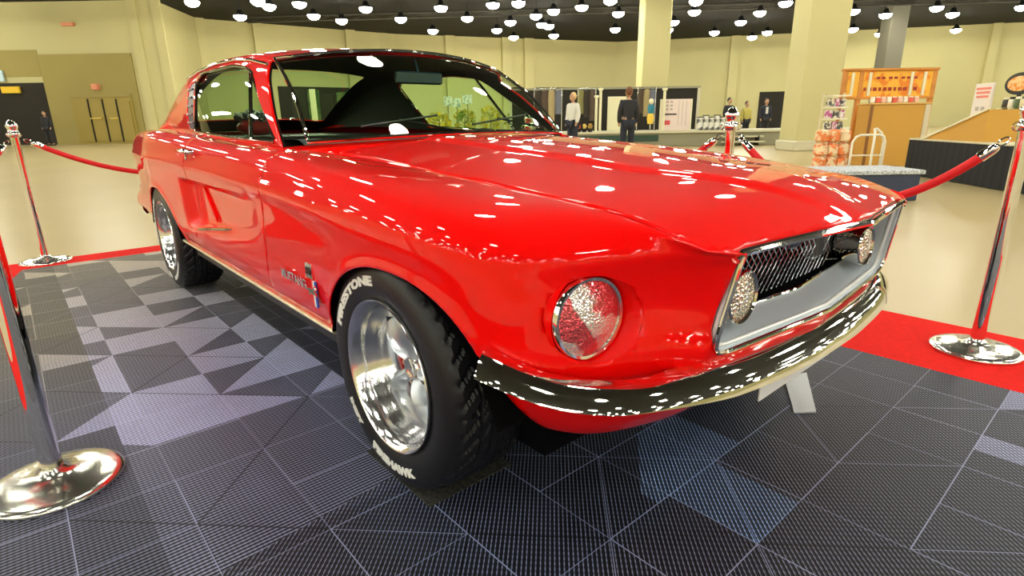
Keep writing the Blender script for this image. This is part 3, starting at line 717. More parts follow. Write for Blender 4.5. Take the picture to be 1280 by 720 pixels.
fl = MB(); fl.V = [(x, y, 0) for x, y in ROOM]; fl.F = [tuple(reversed(range(n)))]; 
ar = sum(ROOM[i][0]*ROOM[(i+1) % n][1]-ROOM[(i+1) % n][0]*ROOM[i][1] for i in range(n))
if ar > 0: fl.F = [tuple(range(n))]
V_ = fl.V+[(x, y, -.2) for x, y, z in fl.V]; F_ = fl.F+[(i, (i+1) % n, (i+1) % n+n, i+n) for i in range(n)]
tag(link('floor', V_, F_, M['floor'], None, False), kind='structure')
HC_ = 7.65
tag(link('ceiling', [(x, y, HC_) for x, y in ROOM]+[(x, y, HC_+.3) for x, y in ROOM], [tuple(range(n)), tuple(range(2*n-1, n-1, -1))]+[(i, (i+1) % n, (i+1) % n+n, i+n) for i in range(n)], M['ceil'], None, False), kind='structure')
names = ['left', 'left_front', 'left_return', 'rear_left', 'rear', 'rear_middle', 'rear_right', 'right', 'far_right', 'near_right', 'front_right', 'front', 'front_left']
cen = np.array([-5.0, 10.0])
for i in range(n):
    a, b = np.array(ROOM[i], float), np.array(ROOM[(i+1) % n], float); t = (b-a)/np.linalg.norm(b-a); nn = np.array([t[1], -t[0]])
    if nn@(cen-(a+b)/2) > 0: nn = -nn
    o = nn*.3; V_ = [(*a, 0), (*b, 0), (*(b+o), 0), (*(a+o), 0)]; V_ = [(x, y, 0) for x, y, z in V_]+[(x, y, HC_) for x, y, z in V_]
    F_ = [(0, 1, 5, 4), (1, 2, 6, 5), (2, 3, 7, 6), (3, 0, 4, 7), (3, 2, 1, 0), (4, 5, 6, 7)]
    tag(link('wall_'+names[i], V_, F_, M['wall'], None, False), kind='structure')
def wallpt(i, f): a, b = np.array(ROOM[i], float), np.array(ROOM[i+1], float); return a+(b-a)*f
def on_wall(u, i):     # where the sight line of column u meets wall i
    a, b = np.array(ROOM[i], float), np.array(ROOM[i+1], float); d = ray(u, 150)[:2]; c = CAM[:2]
    A = np.array([[d[0], -(b-a)[0]], [d[1], -(b-a)[1]]]); s_, f = np.linalg.solve(A, a-c); return a+(b-a)*f, s_
def wall_rz(i): a, b = np.array(ROOM[i]), np.array(ROOM[i+1]); t = b-a; return math.atan2(t[1], t[0]), np.linalg.norm(t)
def inward(i):
    a, b = np.array(ROOM[i], float), np.array(ROOM[i+1], float); t = (b-a)/np.linalg.norm(b-a); nn = np.array([t[1], -t[0]])
    return nn if nn@(cen-(a+b)/2) > 0 else -nn
def zat(u, v, d): return float(wp(u, v, d)[2])
def wallbox(i, u0, u1, v0, v1, th, out=None, off=0.0, z0=None):
    """box on wall i between picture columns u0..u1 and rows v0 (top)..v1"""
    p0, d0 = on_wall(u0, i); p1, d1 = on_wall(u1, i); c = (p0+p1)/2; nn = inward(i); dm = (d0+d1)/2; um = (u0+u1)/2
    zt_ = zat(um, v0, dm); zb_ = zat(um, v1, dm) if z0 is None else z0; rz, _ = wall_rz(i)
    cc = c+nn*(off+th/2); mb = out or MB(); mb.box((cc[0], cc[1], (zt_+zb_)/2), (np.linalg.norm(p1-p0), th, zt_-zb_), rz); return mb
# left wall: tall recess with double doors, dark entrance, signs
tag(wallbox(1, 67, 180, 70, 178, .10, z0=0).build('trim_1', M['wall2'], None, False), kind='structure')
dr_ = wallbox(1, 97, 172, 121, 178, .10, off=.10, z0=0).build('door_1', M['door'], None, False); tag(dr_, kind='structure')
for a, b in ((99, 118), (119, 136), (137, 153), (154, 170)): wallbox(1, a+.8, b-.8, 127, 176, .06, off=.20, z0=.15).build('door_leaf', M['door'], dr_, False)
for a, b in ((118, 133), (143, 153)): wallbox(1, a, b, 147, 149, .08, off=.26).build('push_bar', mat('brass', (.6, .45, .12), .3, 1) if a == 118 else bpy.data.materials['brass'], dr_, False)
for a in (118.5, 136.5, 153.5): wallbox(1, a-.7, a+.7, 124, 177, .03, off=.25, z0=.1).build('door_gap', M['dark'], dr_, False)
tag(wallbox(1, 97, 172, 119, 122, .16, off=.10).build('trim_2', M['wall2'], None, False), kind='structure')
tag(wallbox(1, -60, 77, 105, 178, .06, z0=0).build('door_2', M['dark'], None, False), kind='structure')  # dark slab on the wall, its colour standing in for the shade inside
tag(wallbox(1, 106, 120, 34, 38, .2, off=.03).build('strobe_light', mat('faded_red', (.75, .28, .15), .5), None), 'small faded red alarm box high on the left wall', 'alarm')
tag(wallbox(1, 128, 135, 106, 113, .25, off=.10).build('fire_bell', bpy.data.materials['faded_red'], None), 'small red fire bell above the double doors', 'alarm')
sg = wallbox(1, 15, 37, 109, 117, .12, off=.1).build('hanging_sign', mat('yellow_sign', (.85, .55, .02), .5), None, False); tag(sg, 'yellow sign hanging inside the dark entrance on the left', 'sign')
sg = wallbox(1, -12, 21, 90, 103, .10, off=.1).build('wall_sign', mat('pale_blue_sign', (.55, .75, .88), .5), None, False); tag(sg, 'pale blue sign on the wall above the dark entrance', 'sign')
wallbox(1, -12, 0, 92, 101, .03, off=.2).build('sign_panel', mat('teal_panel', (.05, .3, .4), .5), sg, False)
tag(wallbox(1, 77, 84, 142, 150, .05).build('wall_notice', mat('pale_notice', (.6, .62, .55), .6), None, False), 'small pale notice on the wall between entrance and double doors', 'notice')
# pilasters and panels give the plain walls their upright joints
k = 3
for i, us in ((1, (186, 215)), (3, (262, 330, 440)), (4, (478, 560, 628, 655)), (5, (745, 905)), (6, (1085, 1215))):
    for u in us:
        if i == 3 and u > 500: continue
        tag(wallbox(i, u, u+11, -60, 178, .35 if i != 1 else .12, z0=0).build('trim_%d' % k, M['wall'], None, False), kind='structure'); k += 1
for i, (u0, u1) in ((1, (-40, 66)),):
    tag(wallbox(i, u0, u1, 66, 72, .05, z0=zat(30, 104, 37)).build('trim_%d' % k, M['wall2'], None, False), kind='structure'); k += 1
# dark openings along the rear wall
for num, (i, u0, u1, v0) in enumerate(((3, 352, 492, 110), (4, 640, 752, 110), (5, 757, 828, 111), (5, 832, 869, 112), (5, 946, 979, 115))):
    tag(wallbox(i, u0, u1, v0, 178, .05, z0=0).build('door_%d' % (num+3), M['dark'], None, False), kind='structure')  # flat slab; the shade of the opening is put into its dark colour
# columns
def column(u, w, d, m, label, top=HC_):
    x, y = gp(u, d); t = thing('column', label, 'column', (x, y, 0), RZ)
    MB().box((0, 0, top/2), (w, w, top), 0, .04).build('shaft', m, t, False)
    MB().box((0, 0, .15), (w+.14, w+.14, .3), 0, .03).build('plinth', M['steel2'], t, False)
    return t
column(1010, 1.12, 17, M['wall'], 'broad pale column rising to the ceiling left of the orange booth')
column(812, 1.45, 32, M['wall'], 'slim pale column in front of the rear wall, behind the dark suited person')
column(1098, 1.1, 38, mat('grey_column', (.16, .15, .11), .7), 'dark grey column behind the orange booth')

# ------------------------------------------------------------------ ceiling lamps
M['bulb'] = mat('lamp_glow', (1, 1, 1), .5, emit=(1.0, .97, .80), es=LAMP)
def lamp_proto():
    o = thing('ceiling_lamp', 'round bay lamp glowing under the black ceiling', 'lamp', (0, 0, 6.85), 0, 'round bay lamps under the black ceiling')
    MB().lathe([(.04, .40), (.12, .38), (.18, .20), (.34, .10), (.36, .05), (.33, .05), (.20, .12)], 20).build('lamp_shade', M['black'], o)
    MB().lathe([(.0005, -.20), (.14, -.18), (.26, -.12), (.335, -.02), (.34, .07), (.0005, .08)], 20).build('bulb', M['bulb'], o)
    MB().tube([(0, 0, .38), (0, 0, .80)], .02, 6).build('hanger', M['black'], o)
    return o
L0 = lamp_proto(); spots = []
for u, v in ((240, 2), (300, 20), (322, 1), (336, 7), (374, 4), (392, 19), (457, 10), (427, 25), (501, 23), (551, 9), (541, 38), (584, 22), (616, 5), (648, 3), (621, 37), (638, 27), (642, 46), (670, 19), (677, 30), (686, 32), (692, 13), (692, 44), (727, 8), (773, 16), (769, 36), (763, 0), (870, 1), (868, 14), (842, 27), (835, 37), (926, 27), (950, 15), (982, 3), (893, 40), (940, 46), (959, 40), (1067, 13), (1107, 18), (1066, 36), (1100, 42), (1122, 37), (1171, 9), (1191, 17), (1195, 37), (1278, 8)):
    r = ray(u, v); s_ = (6.9-CAM[2])/r[2]; p = CAM+r*s_; spots.append((p[0], p[1]))
def inside(x, y):
    c = False
    for i in range(n):
        (x0, y0), (x1, y1) = ROOM[i], ROOM[(i+1) % n]
        if (y0 > y) != (y1 > y) and x < (x1-x0)*(y-y0)/(y1-y0)+x0: c = not c
    return c
def in_view(x, y):
    d = np.array([x, y, 6.85])-CAM; zz = d@FW
    if zz <= 0: return False
    return abs(FPX*(d@RT)/zz) < 680 and 360-FPX*(d@UP)/zz > -12
gx = -46
while gx < 36:
    gy = -40
    while gy < 62:
        x, y = gx+random.uniform(-.8, .8), gy+random.uniform(-.8, .8)
        if inside(x, y) and not in_view(x, y) and len(spots) < 290 and all(inside(x+a, y+b) for a, b in ((1.5, 0), (-1.5, 0), (0, 1.5), (0, -1.5))): spots.append((x, y))
        gy += 5.2
    gx += 5.2
for i, (x, y) in enumerate(spots):
    if i == 0: L0.location = (x, y, 6.85)
    else: dup(L0, (x, y, 6.85))
# trusses under the ceiling
tr = [((-40, 12), (8, 60)), ((-30, 2), (20, 52)), ((-22, -8), (28, 42))]
for i, (a, b) in enumerate(tr):
    t = MB(); a, b = np.array([*a, 7.3]), np.array([*b, 7.3])
    for dz in (0, .3): t.tube([a+np.array([0, 0, dz]), b+np.array([0, 0, dz])], .05, 6)
    for k in range(60):
        p = a+(b-a)*k/60; q = a+(b-a)*(k+1)/60; t.tube([p+np.array([0, 0, .3*(k % 2)]), q+np.array([0, 0, .3*((k+1) % 2)])], .025, 4)
    tag(t.build('trim_%d' % (70+i), mat('truss_grey', (.05, .045, .035), .7) if i == 0 else bpy.data.materials['truss_grey'], None, False), kind='structure')

# ------------------------------------------------------------------ carpet and tiled mat
tag(MB().prism([(-4.38, -2.15), (3.2, -3.75), (3.2, 1.85), (-4.38, 1.85)], 0, .008).build('red_carpet', M['carpet'], None), 'flat red carpet around the black tiled mat', 'carpet')
def mat_material():
    m = bpy.data.materials.new('ribbed_tile_mat'); m.use_nodes = True; nt = m.node_tree; b = nt.nodes['Principled BSDF']; N = nt.nodes.new; Lk = nt.links.new
    tc = N('ShaderNodeTexCoord'); sp = N('ShaderNodeSeparateXYZ'); Lk(tc.outputs['Object'], sp.inputs[0])
    def mt(op, a, b_=None, c_=None, cl=False):
        q = N('ShaderNodeMath'); q.operation = op; q.use_clamp = cl
        for i, v in enumerate((a, b_, c_)):
            if v is None: continue
            if isinstance(v, (int, float)): q.inputs[i].default_value = v
            else: Lk(v, q.inputs[i])
        return q.outputs[0]
    T = .25; X, Y = sp.outputs[0], sp.outputs[1]
    tx = mt('DIVIDE', mt('SUBTRACT', X, .31), T); ty = mt('DIVIDE', mt('SUBTRACT', Y, -.58), T)
    fx, fy = mt('FRACT', tx), mt('FRACT', ty); ix, iy = mt('FLOOR', tx), mt('FLOOR', ty)
    par = mt('MODULO', mt('ADD', mt('ADD', ix, iy), 200), 2)
    dg1 = mt('SUBTRACT', fx, fy); dg2 = mt('SUBTRACT', mt('ADD', fx, fy), 1)
    dg = mt('ADD', mt('MULTIPLY', dg1, par), mt('MULTIPLY', dg2, mt('SUBTRACT', 1, par)))
    half = mt('GREATER_THAN', dg, 0)
    def wn(a, b_, c_):
        cb = N('ShaderNodeCombineXYZ'); Lk(a, cb.inputs[0]); Lk(b_, cb.inputs[1])
        if isinstance(c_, (int, float)): cb.inputs[2].default_value = c_
        else: Lk(c_, cb.inputs[2])
        w = N('ShaderNodeTexWhiteNoise'); w.noise_dimensions = '3D'; Lk(cb.outputs[0], w.inputs['Vector']); return w.outputs['Value']
    rnd = wn(ix, iy, half); rt_ = wn(ix, iy, 7.0); rl = wn(ix, iy, 13.0)
    # joint lines between tiles and some diagonals
    def near(v, w): return mt('LESS_THAN', mt('ABSOLUTE', v), w)
    ex = mt('SUBTRACT', mt('ABSOLUTE', mt('SUBTRACT', fx, .5)), .5); ey = mt('SUBTRACT', mt('ABSOLUTE', mt('SUBTRACT', fy, .5)), .5)
    rowr = wn(iy, iy, 3.0); colr = wn(ix, ix, 5.0)
    line = mt('MAXIMUM', mt('MULTIPLY', near(ex, .006), mt('GREATER_THAN', rl, .38)), mt('MULTIPLY', near(ey, .006), mt('GREATER_THAN', rt_, .30)))
    line = mt('MAXIMUM', line, mt('MULTIPLY', near(dg, .005), mt('GREATER_THAN', rl, .80)))
    dline = mt('MULTIPLY', near(dg, .014), mt('LESS_THAN', rl, .35))
    # raised dot lattice
    a = .0125
    sx = mt('SINE', mt('MULTIPLY', X, 2*PI/a)); sy = mt('SINE', mt('MULTIPLY', Y, 2*PI/a))
    sd_ = mt('SINE', mt('MULTIPLY', mt('ADD', X, Y), 2*PI/(a*1.25))); se_ = mt('SINE', mt('MULTIPLY', mt('SUBTRACT', X, Y), 2*PI/(a*1.9)))
    near_ = mt('GREATER_THAN', mt('ADD', X, mt('MULTIPLY', Y, .12)), -.13)
    A1 = mt('MULTIPLY', mt('ADD', mt('MULTIPLY', sx, .5), .5), mt('ADD', mt('MULTIPLY', sy, .16), .84)); A2 = mt('MULTIPLY', mt('ADD', mt('MULTIPLY', sd_, .5), .5), mt('ADD', mt('MULTIPLY', se_, .10), .90))
    dot = mt('ADD', mt('MULTIPLY', A2, near_), mt('MULTIPLY', A1, mt('SUBTRACT', 1, near_)))
    no = N('ShaderNodeTexNoise'); no.inputs['Scale'].default_value = 1.1; no.inputs['Detail'].default_value = 2; Lk(tc.outputs['Object'], no.inputs['Vector'])
    nf = N('ShaderNodeTexNoise'); nf.inputs['Scale'].default_value = 60; nf.inputs['Detail'].default_value = 4; Lk(tc.outputs['Object'], nf.inputs['Vector'])
    # lighter tone and more pale triangles on the left strip, darker near the middle
    left = mt('MULTIPLY', mt('GREATER_THAN', Y, -1.415), mt('LESS_THAN', Y, -.665))
    outer = mt('LESS_THAN', Y, -1.415)
    light = mt('MULTIPLY', mt('GREATER_THAN', rnd, mt('SUBTRACT', .86, mt('MULTIPLY', left, .30))), 1.0)
    # two pale patches near the nose, a pale diagonal band and the dark blocks beside them
    def rect(x0, x1, y0, y1): return mt('MULTIPLY', mt('MULTIPLY', mt('GREATER_THAN', X, x0), mt('LESS_THAN', X, x1)), mt('MULTIPLY', mt('GREATER_THAN', Y, y0), mt('LESS_THAN', Y, y1)))
    blue = mt('MAXIMUM', rect(.50, .81, -.33, -.10), mt('MULTIPLY', rect(.31, .56, -.38, 0.06), mt('GREATER_THAN', mt('ADD', X, mt('MULTIPLY', Y, .8)), .20)))
    front = mt('GREATER_THAN', X, .02)
    light = mt('MULTIPLY', light, mt('SUBTRACT', 1, mt('MULTIPLY', mt('GREATER_THAN', X, -.70), mt('LESS_THAN', Y, .55))))
    tone = mt('ADD', .022, mt('MULTIPLY', mt('MULTIPLY', left, mt('SUBTRACT', 1, mt('MULTIPLY', front, .85))), .055))
    tone = mt('ADD', tone, mt('MULTIPLY', no.outputs['Fac'], .02)); tone = mt('ADD', tone, mt('MULTIPLY', rt_, .018))
    tone = mt('ADD', tone, mt('MULTIPLY', light, .16)); tone = mt('ADD', tone, mt('MULTIPLY', blue, .16))
    tone = mt('MULTIPLY', tone, mt('ADD', .82, mt('MULTIPLY', nf.outputs['Fac'], .36)))
    dotc = mt('MULTIPLY', mt('GREATER_THAN', dot, mt('ADD', .56, mt('MULTIPLY', near_, .22))), mt('ADD', .12, mt('MULTIPLY', tone, 1.9)))
    v1 = mt('ADD', mt('MULTIPLY', tone, mt('ADD', .18, mt('MULTIPLY', light, .5))), dotc)
    v1 = mt('MAXIMUM', v1, mt('MULTIPLY', line, .36)); v1 = mt('MULTIPLY', v1, mt('SUBTRACT', 1, mt('MULTIPLY', dline, .75)))
    tint = N('ShaderNodeMix'); tint.data_type = 'RGBA'; tint.inputs['A'].default_value = (.80, .86, 1.40, 1); tint.inputs['B'].default_value = (1.1, 1.0, .80, 1)
    Lk(mt('MULTIPLY', mt('SUBTRACT', -1.0, X), mt('ADD', .35, mt('MULTIPLY', outer, .5)), None, True), tint.inputs['Factor'])
    tb = N('ShaderNodeMix'); tb.data_type = 'RGBA'; Lk(tint.outputs['Result'], tb.inputs['A']); tb.inputs['B'].default_value = (.55, .85, 1.6, 1); Lk(mt('MAXIMUM', mt('MULTIPLY', blue, .9), mt('MULTIPLY', rect(.0, .6, -1.0, .5), .35)), tb.inputs['Factor'])
    vm = N('ShaderNodeVectorMath'); vm.operation = 'SCALE'; Lk(tb.outputs['Result'], vm.inputs[0]); Lk(v1, vm.inputs['Scale'])
    Lk(vm.outputs[0], b.inputs['Base Color']); b.inputs['Roughness'].default_value = .5; b.inputs['Specular IOR Level'].default_value = .25
    bp = N('ShaderNodeBump'); bp.inputs['Strength'].default_value = .25; bp.inputs['Distance'].default_value = .003; Lk(dot, bp.inputs['Height']); Lk(bp.outputs['Normal'], b.inputs['Normal'])
    return m
dm = MB().prism([(-4.05, -1.59), (2.9, -2.98), (2.9, 1.135), (-4.05, 1.135)], .008, .018).build('display_mat', mat_material(), None); tag(dm, 'black ribbed tile mat with pale patches lying under the red car', 'mat')
wm = mat('grey_ribbed_rubber', (.035, .034, .030), .7, noise=(90, .8))
t = MB().box((-.02, -.70, .0193), (.36, .29, .0025), .0, 0).build('wheel_mat', wm, None); tag(t, 'small grey rubber mat under the near front wheel', 'mat')
st_ = MB(); st_.V = [(.45, .62, .0185), (.49, .73, .0185), (.645, .43, .0185), (.595, .37, .0185)]; st_.V += [(x, y, .024) for x, y, z in st_.V]
st_.F = [(0, 3, 2, 1), (4, 5, 6, 7), (0, 1, 5, 4), (1, 2, 6, 5), (2, 3, 7, 6), (3, 0, 4, 7)]
tag(st_.build('pale_strip', mat('pale_grey', (.55, .58, .64), .4, .3), None, False), 'pale tapering strip on the mat below the number plate', 'strip')  # thin pale plate raised slightly above the mat

M['basemetal'] = mat('brushed_steel_base', (.80, .79, .74), .20, 1)
# ------------------------------------------------------------------ rope barriers
def stanchion(x, y, label, h=1.05, z0=0.008):
    t = thing('stanchion', label, 'stanchion', (x, y, z0), 0)
    MB().lathe([(.0005, .0), (.165, .0), (.168, .006), (.166, .014), (.15, .022), (.10, .030), (.05, .036), (.035, .046), (.028, .06), (.0005, .06)], 64).build('base', M['basemetal'], t, True, 50)
    MB().lathe([(.026, .05), (.026, h-.10)], 32).build('pole', M['chrome'], t)
    c = MB().lathe([(.026, h-.12), (.034, h-.115), (.036, h-.10), (.034, h-.085), (.030, h-.08), (.030, h-.055), (.036, h-.05), (.036, h-.03), (.026, h-.022), (.022, h-.005), (.012, h+.004), (.0005, h+.006)], 32).build('collar', M['chrome'], t, True, 60)
    for k in range(4):
        a = PI/4+k*PI/2; r = [(.036*math.cos(a)+.020*math.cos(b)*math.cos(a), .036*math.sin(a)+.020*math.cos(b)*math.sin(a), h-.10+.016*math.sin(b)) for b in np.linspace(0, 2*PI, 14)[:-1]]
        MB().tube(r, .0035, 6, closed=True).build('ring', M['chrome'], c)
    return t
S1 = (-.66, -1.59); S2 = (-4.30, -1.44); S3 = (.88, 1.53); S4 = (-.36, 1.53)
stanchion(*S1, 'polished stanchion nearest the viewer at the lower left', z0=.018)
stanchion(*S2, 'polished stanchion beyond the rear wheel at the left edge')
stanchion(*S3, 'polished stanchion on the red carpet right of the bumper')
stanchion(*S4, 'polished stanchion seen over the bonnet', z0=.008)
def rope(a, b, za, zb, sag, label, r=.019):
    a3, b3 = np.array([*a, za]), np.array([*b, zb]); t = (b3-a3)/np.linalg.norm(b3-a3); pts = []
    for s_ in np.linspace(0, 1, 33):
        p = a3+(b3-a3)*s_; p[2] -= sag*4*s_*(1-s_); pts.append(p)
    L_ = [0]
    for i in range(32): L_.append(L_[-1]+np.linalg.norm(pts[i+1]-pts[i]))
    def at(d): i = min(31, int(np.searchsorted(L_, d)-1) if d > 0 else 0); f = (d-L_[i])/(L_[i+1]-L_[i]); return pts[i]+(pts[i+1]-pts[i])*f
    tot = L_[-1]; body = [at(d) for d in np.linspace(.13, tot-.13, 26)]
    o = MB().tube(body, r, 14).build('velvet_rope', M['rope'], None); tag(o, label, 'rope')
    for d0, d1 in ((.035, .135), (tot-.035, tot-.135)):
        e = MB().tube([at(d0+(d1-d0)*k) for k in (.25, .35, .5, .98, 1)], [.008, .017, .021, .022, .019], 14).build('end_cap', M['chrome'], o)
        c = at((.042 if d0 < 1 else tot-.042)); tt = at(d1)-at(d0); tt /= np.linalg.norm(tt); sd = np.array([0, 0, 1.0]); sd = sd-tt*(sd@tt); sd /= np.linalg.norm(sd)
        MB().tube([c+tt*.022*math.cos(q)+sd*.012*math.sin(q) for q in np.linspace(0, 2*PI, 14)[:-1]], .0035, 6, closed=True).build('hook', M['chrome'], e)
    return o
off = lambda p, q, d=.034: (p[0]+(q[0]-p[0])/math.dist(p, q)*d, p[1]+(q[1]-p[1])/math.dist(p, q)*d)
S5 = (-4.30, .60); S6 = (-2.00, 1.53); S7 = (-3.35, -2.62)
stanchion(*S5, 'polished stanchion on the carpet behind the tail of the car'); stanchion(*S6, 'polished stanchion beyond the far windscreen pillar'); stanchion(*S7, 'polished stanchion on the open floor left of the picture', z0=0)
rope(off(S2, S5), off(S5, S2), .935, .935, .32, 'red velvet rope hanging behind the tail of the car')
rope(off(S3, S4), off(S4, S3), .93, .93, .33, 'red velvet rope hanging in front of the car\'s far headlight')
rope(off(S4, S6), off(S6, S4), .93, .93, .33, 'red velvet rope dropping to the left of the stanchion beyond the bonnet')
rope(off(S2, S7), off(S7, S2), .935, .93, .36, 'red velvet rope dropping at the left edge beside the rear stanchion')
rp = MB().tube([(-.757, -1.70, z) for z in np.linspace(.86, .20, 12)], [.02]*11+[.012], 14).build('velvet_rope', M['rope'], None); tag(rp, 'red velvet rope hanging straight down beside the nearest stanchion', 'rope')
MB().tube([(-.757, -1.70, .85), (-.74, -1.675, .91), (-.715, -1.65, .918)], [.02, .014, .006], 12).build('end_cap', M['chrome'], rp)

# ------------------------------------------------------------------ far side of the hall
def place(u, d): return gp(u, d)
def flat(u0, u1, v0, v1, d, th, z0=None, bev=.01, mb=None):
    """box standing at depth d whose front covers columns u0..u1, rows v0..v1; returns local-box data"""
    x, y = gp((u0+u1)/2, d); w = (u1-u0)*d/FPX; um = (u0+u1)/2; zt_ = zat(um, v0, d); zb_ = zat(um, v1, d) if z0 is None else z0
    q = np.array([-EX[1], EX[0]])*th/2
    return (mb or MB()).box((x+q[0], y+q[1], (zt_+zb_)/2), (w, th, max(.01, zt_-zb_)), RZ, bev)
# display pedestal behind the bonnet
bx, by = -1.36, 6.42
ped = thing('pedestal', 'low speckled silver topped box standing behind the nose of the car', 'pedestal', (bx, by, 0), RZ)
MB().box((0, 0, .16), (1.34, .70, .32), 0, .01).build('body', mat('navy_box', (.035, .05, .10), .35), ped)
MB().box((0, 0, .345), (1.40, .76, .05), 0, .006).build('top', two('speckled_silver', (.75, .77, .80), (.28, .32, .38), 60, .5, .1), ped)
# skirted table
ta, tb_ = np.array([-1.79, 10.33]), np.array([.55, 7.70]); td = (tb_-ta)/np.linalg.norm(tb_-ta); tn = np.array([-td[1], td[0]]); tn = tn if tn[1] > 0 else -tn
tz = math.atan2(td[1], td[0]); tl = np.linalg.norm(tb_-ta); tc_ = (ta+tb_)/2+tn*.38
tbl = thing('display_table', 'long table with a black floor length skirt at the right', 'table', (tc_[0], tc_[1], 0), tz)
MB().box((0, 0, .60), (tl, .76, .03), 0, .006).build('table_top', mat('pale_cloth', (.70, .64, .45), .7), tbl)
sk = []
for i in range(240):
    f = i/240*4; sd = int(f); f -= sd; cs = [(-tl/2, -.37), (tl/2, -.37), (tl/2, .37), (-tl/2, .37)]; p0, p1 = cs[sd], cs[(sd+1) % 4]; w_ = .008*math.sin(i*2.3)
    sk.append((p0[0]+(p1[0]-p0[0])*f, (p0[1]+(p1[1]-p0[1])*f)+w_))
V_ = [(x, y, z) for z in (.01, .585) for x, y in sk]; F_ = [(i, (i+1) % 240, (i+1) % 240+240, i+240) for i in range(240)]
link('skirt', V_, F_, mat('black_skirt', (.008, .009, .012), .8), tbl)
def on_table(f, back, z): p = ta+td*tl*f+tn*back; return (float(p[0]), float(p[1]), z)
M['kraft'] = mat('golden_board', (.62, .33, .05), .5)
TZ = .616
# sloping golden rack holding rows of jars
rk = thing('sloping_rack', 'golden board rack sloping up to the right on the skirted table', 'rack', on_table(.30, .27, TZ), tz)
MB().prism([(-.62, 0), (.80, 0), (.80, .44)], -.24, .24, lambda a, b, c: (a, c, b)).build('board', M['kraft'], rk, False)
MB().prism([(-.62, .0), (-.62, .02), (.80, .47), (.80, .44)], -.27, -.24, lambda a, b, c: (a, c, b)).build('edge_strip', mat('ivory_trim', (.85, .80, .6), .5), rk, False)
jm = [mat('jar_'+c, k, .4) for c, k in (('white', (.85, .83, .7)), ('black', (.03, .03, .02)), ('cream', (.75, .68, .45)), ('green', (.10, .16, .07)))]
jl = {0: 'white', 1: 'black', 2: 'cream', 3: 'dark green'}
for r in range(4):
    for c in range(8):
        k = (c*3+r*5) % 4; f = .292+.034*c
        x, y, z = on_table(f, .60, TZ); 
        if r > 1+c: continue
        o = thing('jar', '%s jar, %s from the left in the %s tier behind the golden rack' % (jl[k], ('first', 'second', 'third', 'fourth', 'fifth', 'sixth', 'seventh', 'last')[c], ('lowest', 'second', 'third', 'top')[r]), 'jar', (x, y, TZ+.001+.155*r), tz, 'jars tiered behind the golden rack')
        MB().lathe([(.0005, 0), (.045, 0), (.05, .01), (.05, .10), (.042, .115), (.0005, .116)], 14).build('glass', jm[k], o)
        MB().lathe([(.0005, .150), (.038, .148), (.040, .116), (.0005, .116)], 14).build('lid', jm[(k+1) % 4], o)
# white board with red heading
wb = thing('sign_board', 'white board with a pale red heading standing on the skirted table', 'sign', on_table(.205, .60, TZ), tz)
MB().box((0, 0, .42), (.42, .03, .84), 0, .004).build('panel', mat('board_white', (.80, .74, .70), .5), wb, False)
pk = mat('salmon_print', (.82, .22, .18), .5)
for k in range(3): MB().box((0, -.017, .76-.06*k), (.34-.03*k, .004, .035)).build('heading_line', pk, wb, False)
gt = mat('grey_print', (.45, .40, .38), .6)
for k in range(3):
    for j in range(2): MB().box((-.07+.13*j, -.017, .46-.11*k), (.075, .004, .06)).build('print_block', gt, wb, False)
# oval sign on a dark plaque
ov = thing('oval_sign', 'orange oval sign with a dark rim above the jars on the right', 'sign', on_table(.37, .72, TZ), tz)
to_ = lambda dy: (lambda a, b, c: (a, c+dy, b))
MB().box((0, 0, .33), (.05, .03, .66)).build('post', M['black'], ov, False)
MB().prism([(.30*math.cos(q), .80+.155*math.sin(q)) for q in np.linspace(0, 2*PI, 41)[:-1]], -.03, .0, to_(0)).build('plaque', M['black'], ov, False)
MB().prism([(.235*math.cos(q), .80+.105*math.sin(q)) for q in np.linspace(0, 2*PI, 41)[:-1]], -.036, -.03, to_(0)).build('face', two('orange_print', (.85, .30, .05), (.90, .62, .30), 18), ov, False)
MB().sphere((.24, -.0, .99), .04, 12, 8).build('finial', M['black'], ov)
for f, cl, nm in ((.035, (.75, .62, .35), 'pale cream'), (.078, (.70, .12, .06), 'dark red'), (.122, (.82, .55, .25), 'light tan')):
    o = thing('gift_box', '%s box lying on the left end of the skirted table' % nm, 'box', on_table(f, .62, TZ), tz)
    MB().box((0, 0, .05), (.13, .11, .10), 0, .004).build('carton', mat('carton_'+nm.replace(' ', '_'), cl, .6), o, False); MB().box((0, 0, .105), (.136, .116, .012), 0, .003).build('lid', jm[0], o, False)
# orange timber booth
bo_x, bo_y = gp(1103, 12.0)
bt = thing('market_booth', 'orange timber booth with a long painted header board', 'booth', (bo_x, bo_y, 0), RZ)
wood = mat('orange_timber', (.60, .24, .04), .5, noise=(3, .2)); hd = two('header_print', (.88, .48, .06), (.80, .25, .03), 3.5, .55, .03)
MB().box((0, 0, 1.62), (1.86, .06, .52), 0, .01).build('header_board', hd, bt, False)
MB().box((.0, 0, 1.905), (1.98, .14, .05), 0, .01).build('top_rail', wood, bt, False); MB().box((0, -.02, 1.345), (1.90, .10, .05), 0, .01).build('lower_rail', wood, bt, False)
for x in (-.93, -.60, .93): MB().box((x, .0, .95), (.09, .09, 1.9), 0, .01).build('post', wood, bt, False)
for x in (-.78, -.42, .45, .72): MB().box((x, -.04, 1.62), (.06, .015, .46), .0).build('header_slat', mat('pale_lath', (.78, .74, .55), .6) if x == -.78 else bpy.data.materials['pale_lath'], bt, False)
dp = mat('dark_red_print', (.35, .03, .015), .5)
for k in range(11): MB().box((-.50+.105*k, -.034, 1.52), (.075 if k % 3 else .05, .008, .07)).build('header_mark', dp, bt, False)
for k in range(7): MB().box((-.25+.13*k-.02*(k % 2), -.034, 1.74), (.07, .008, .045)).build('header_mark', dp, bt, False)
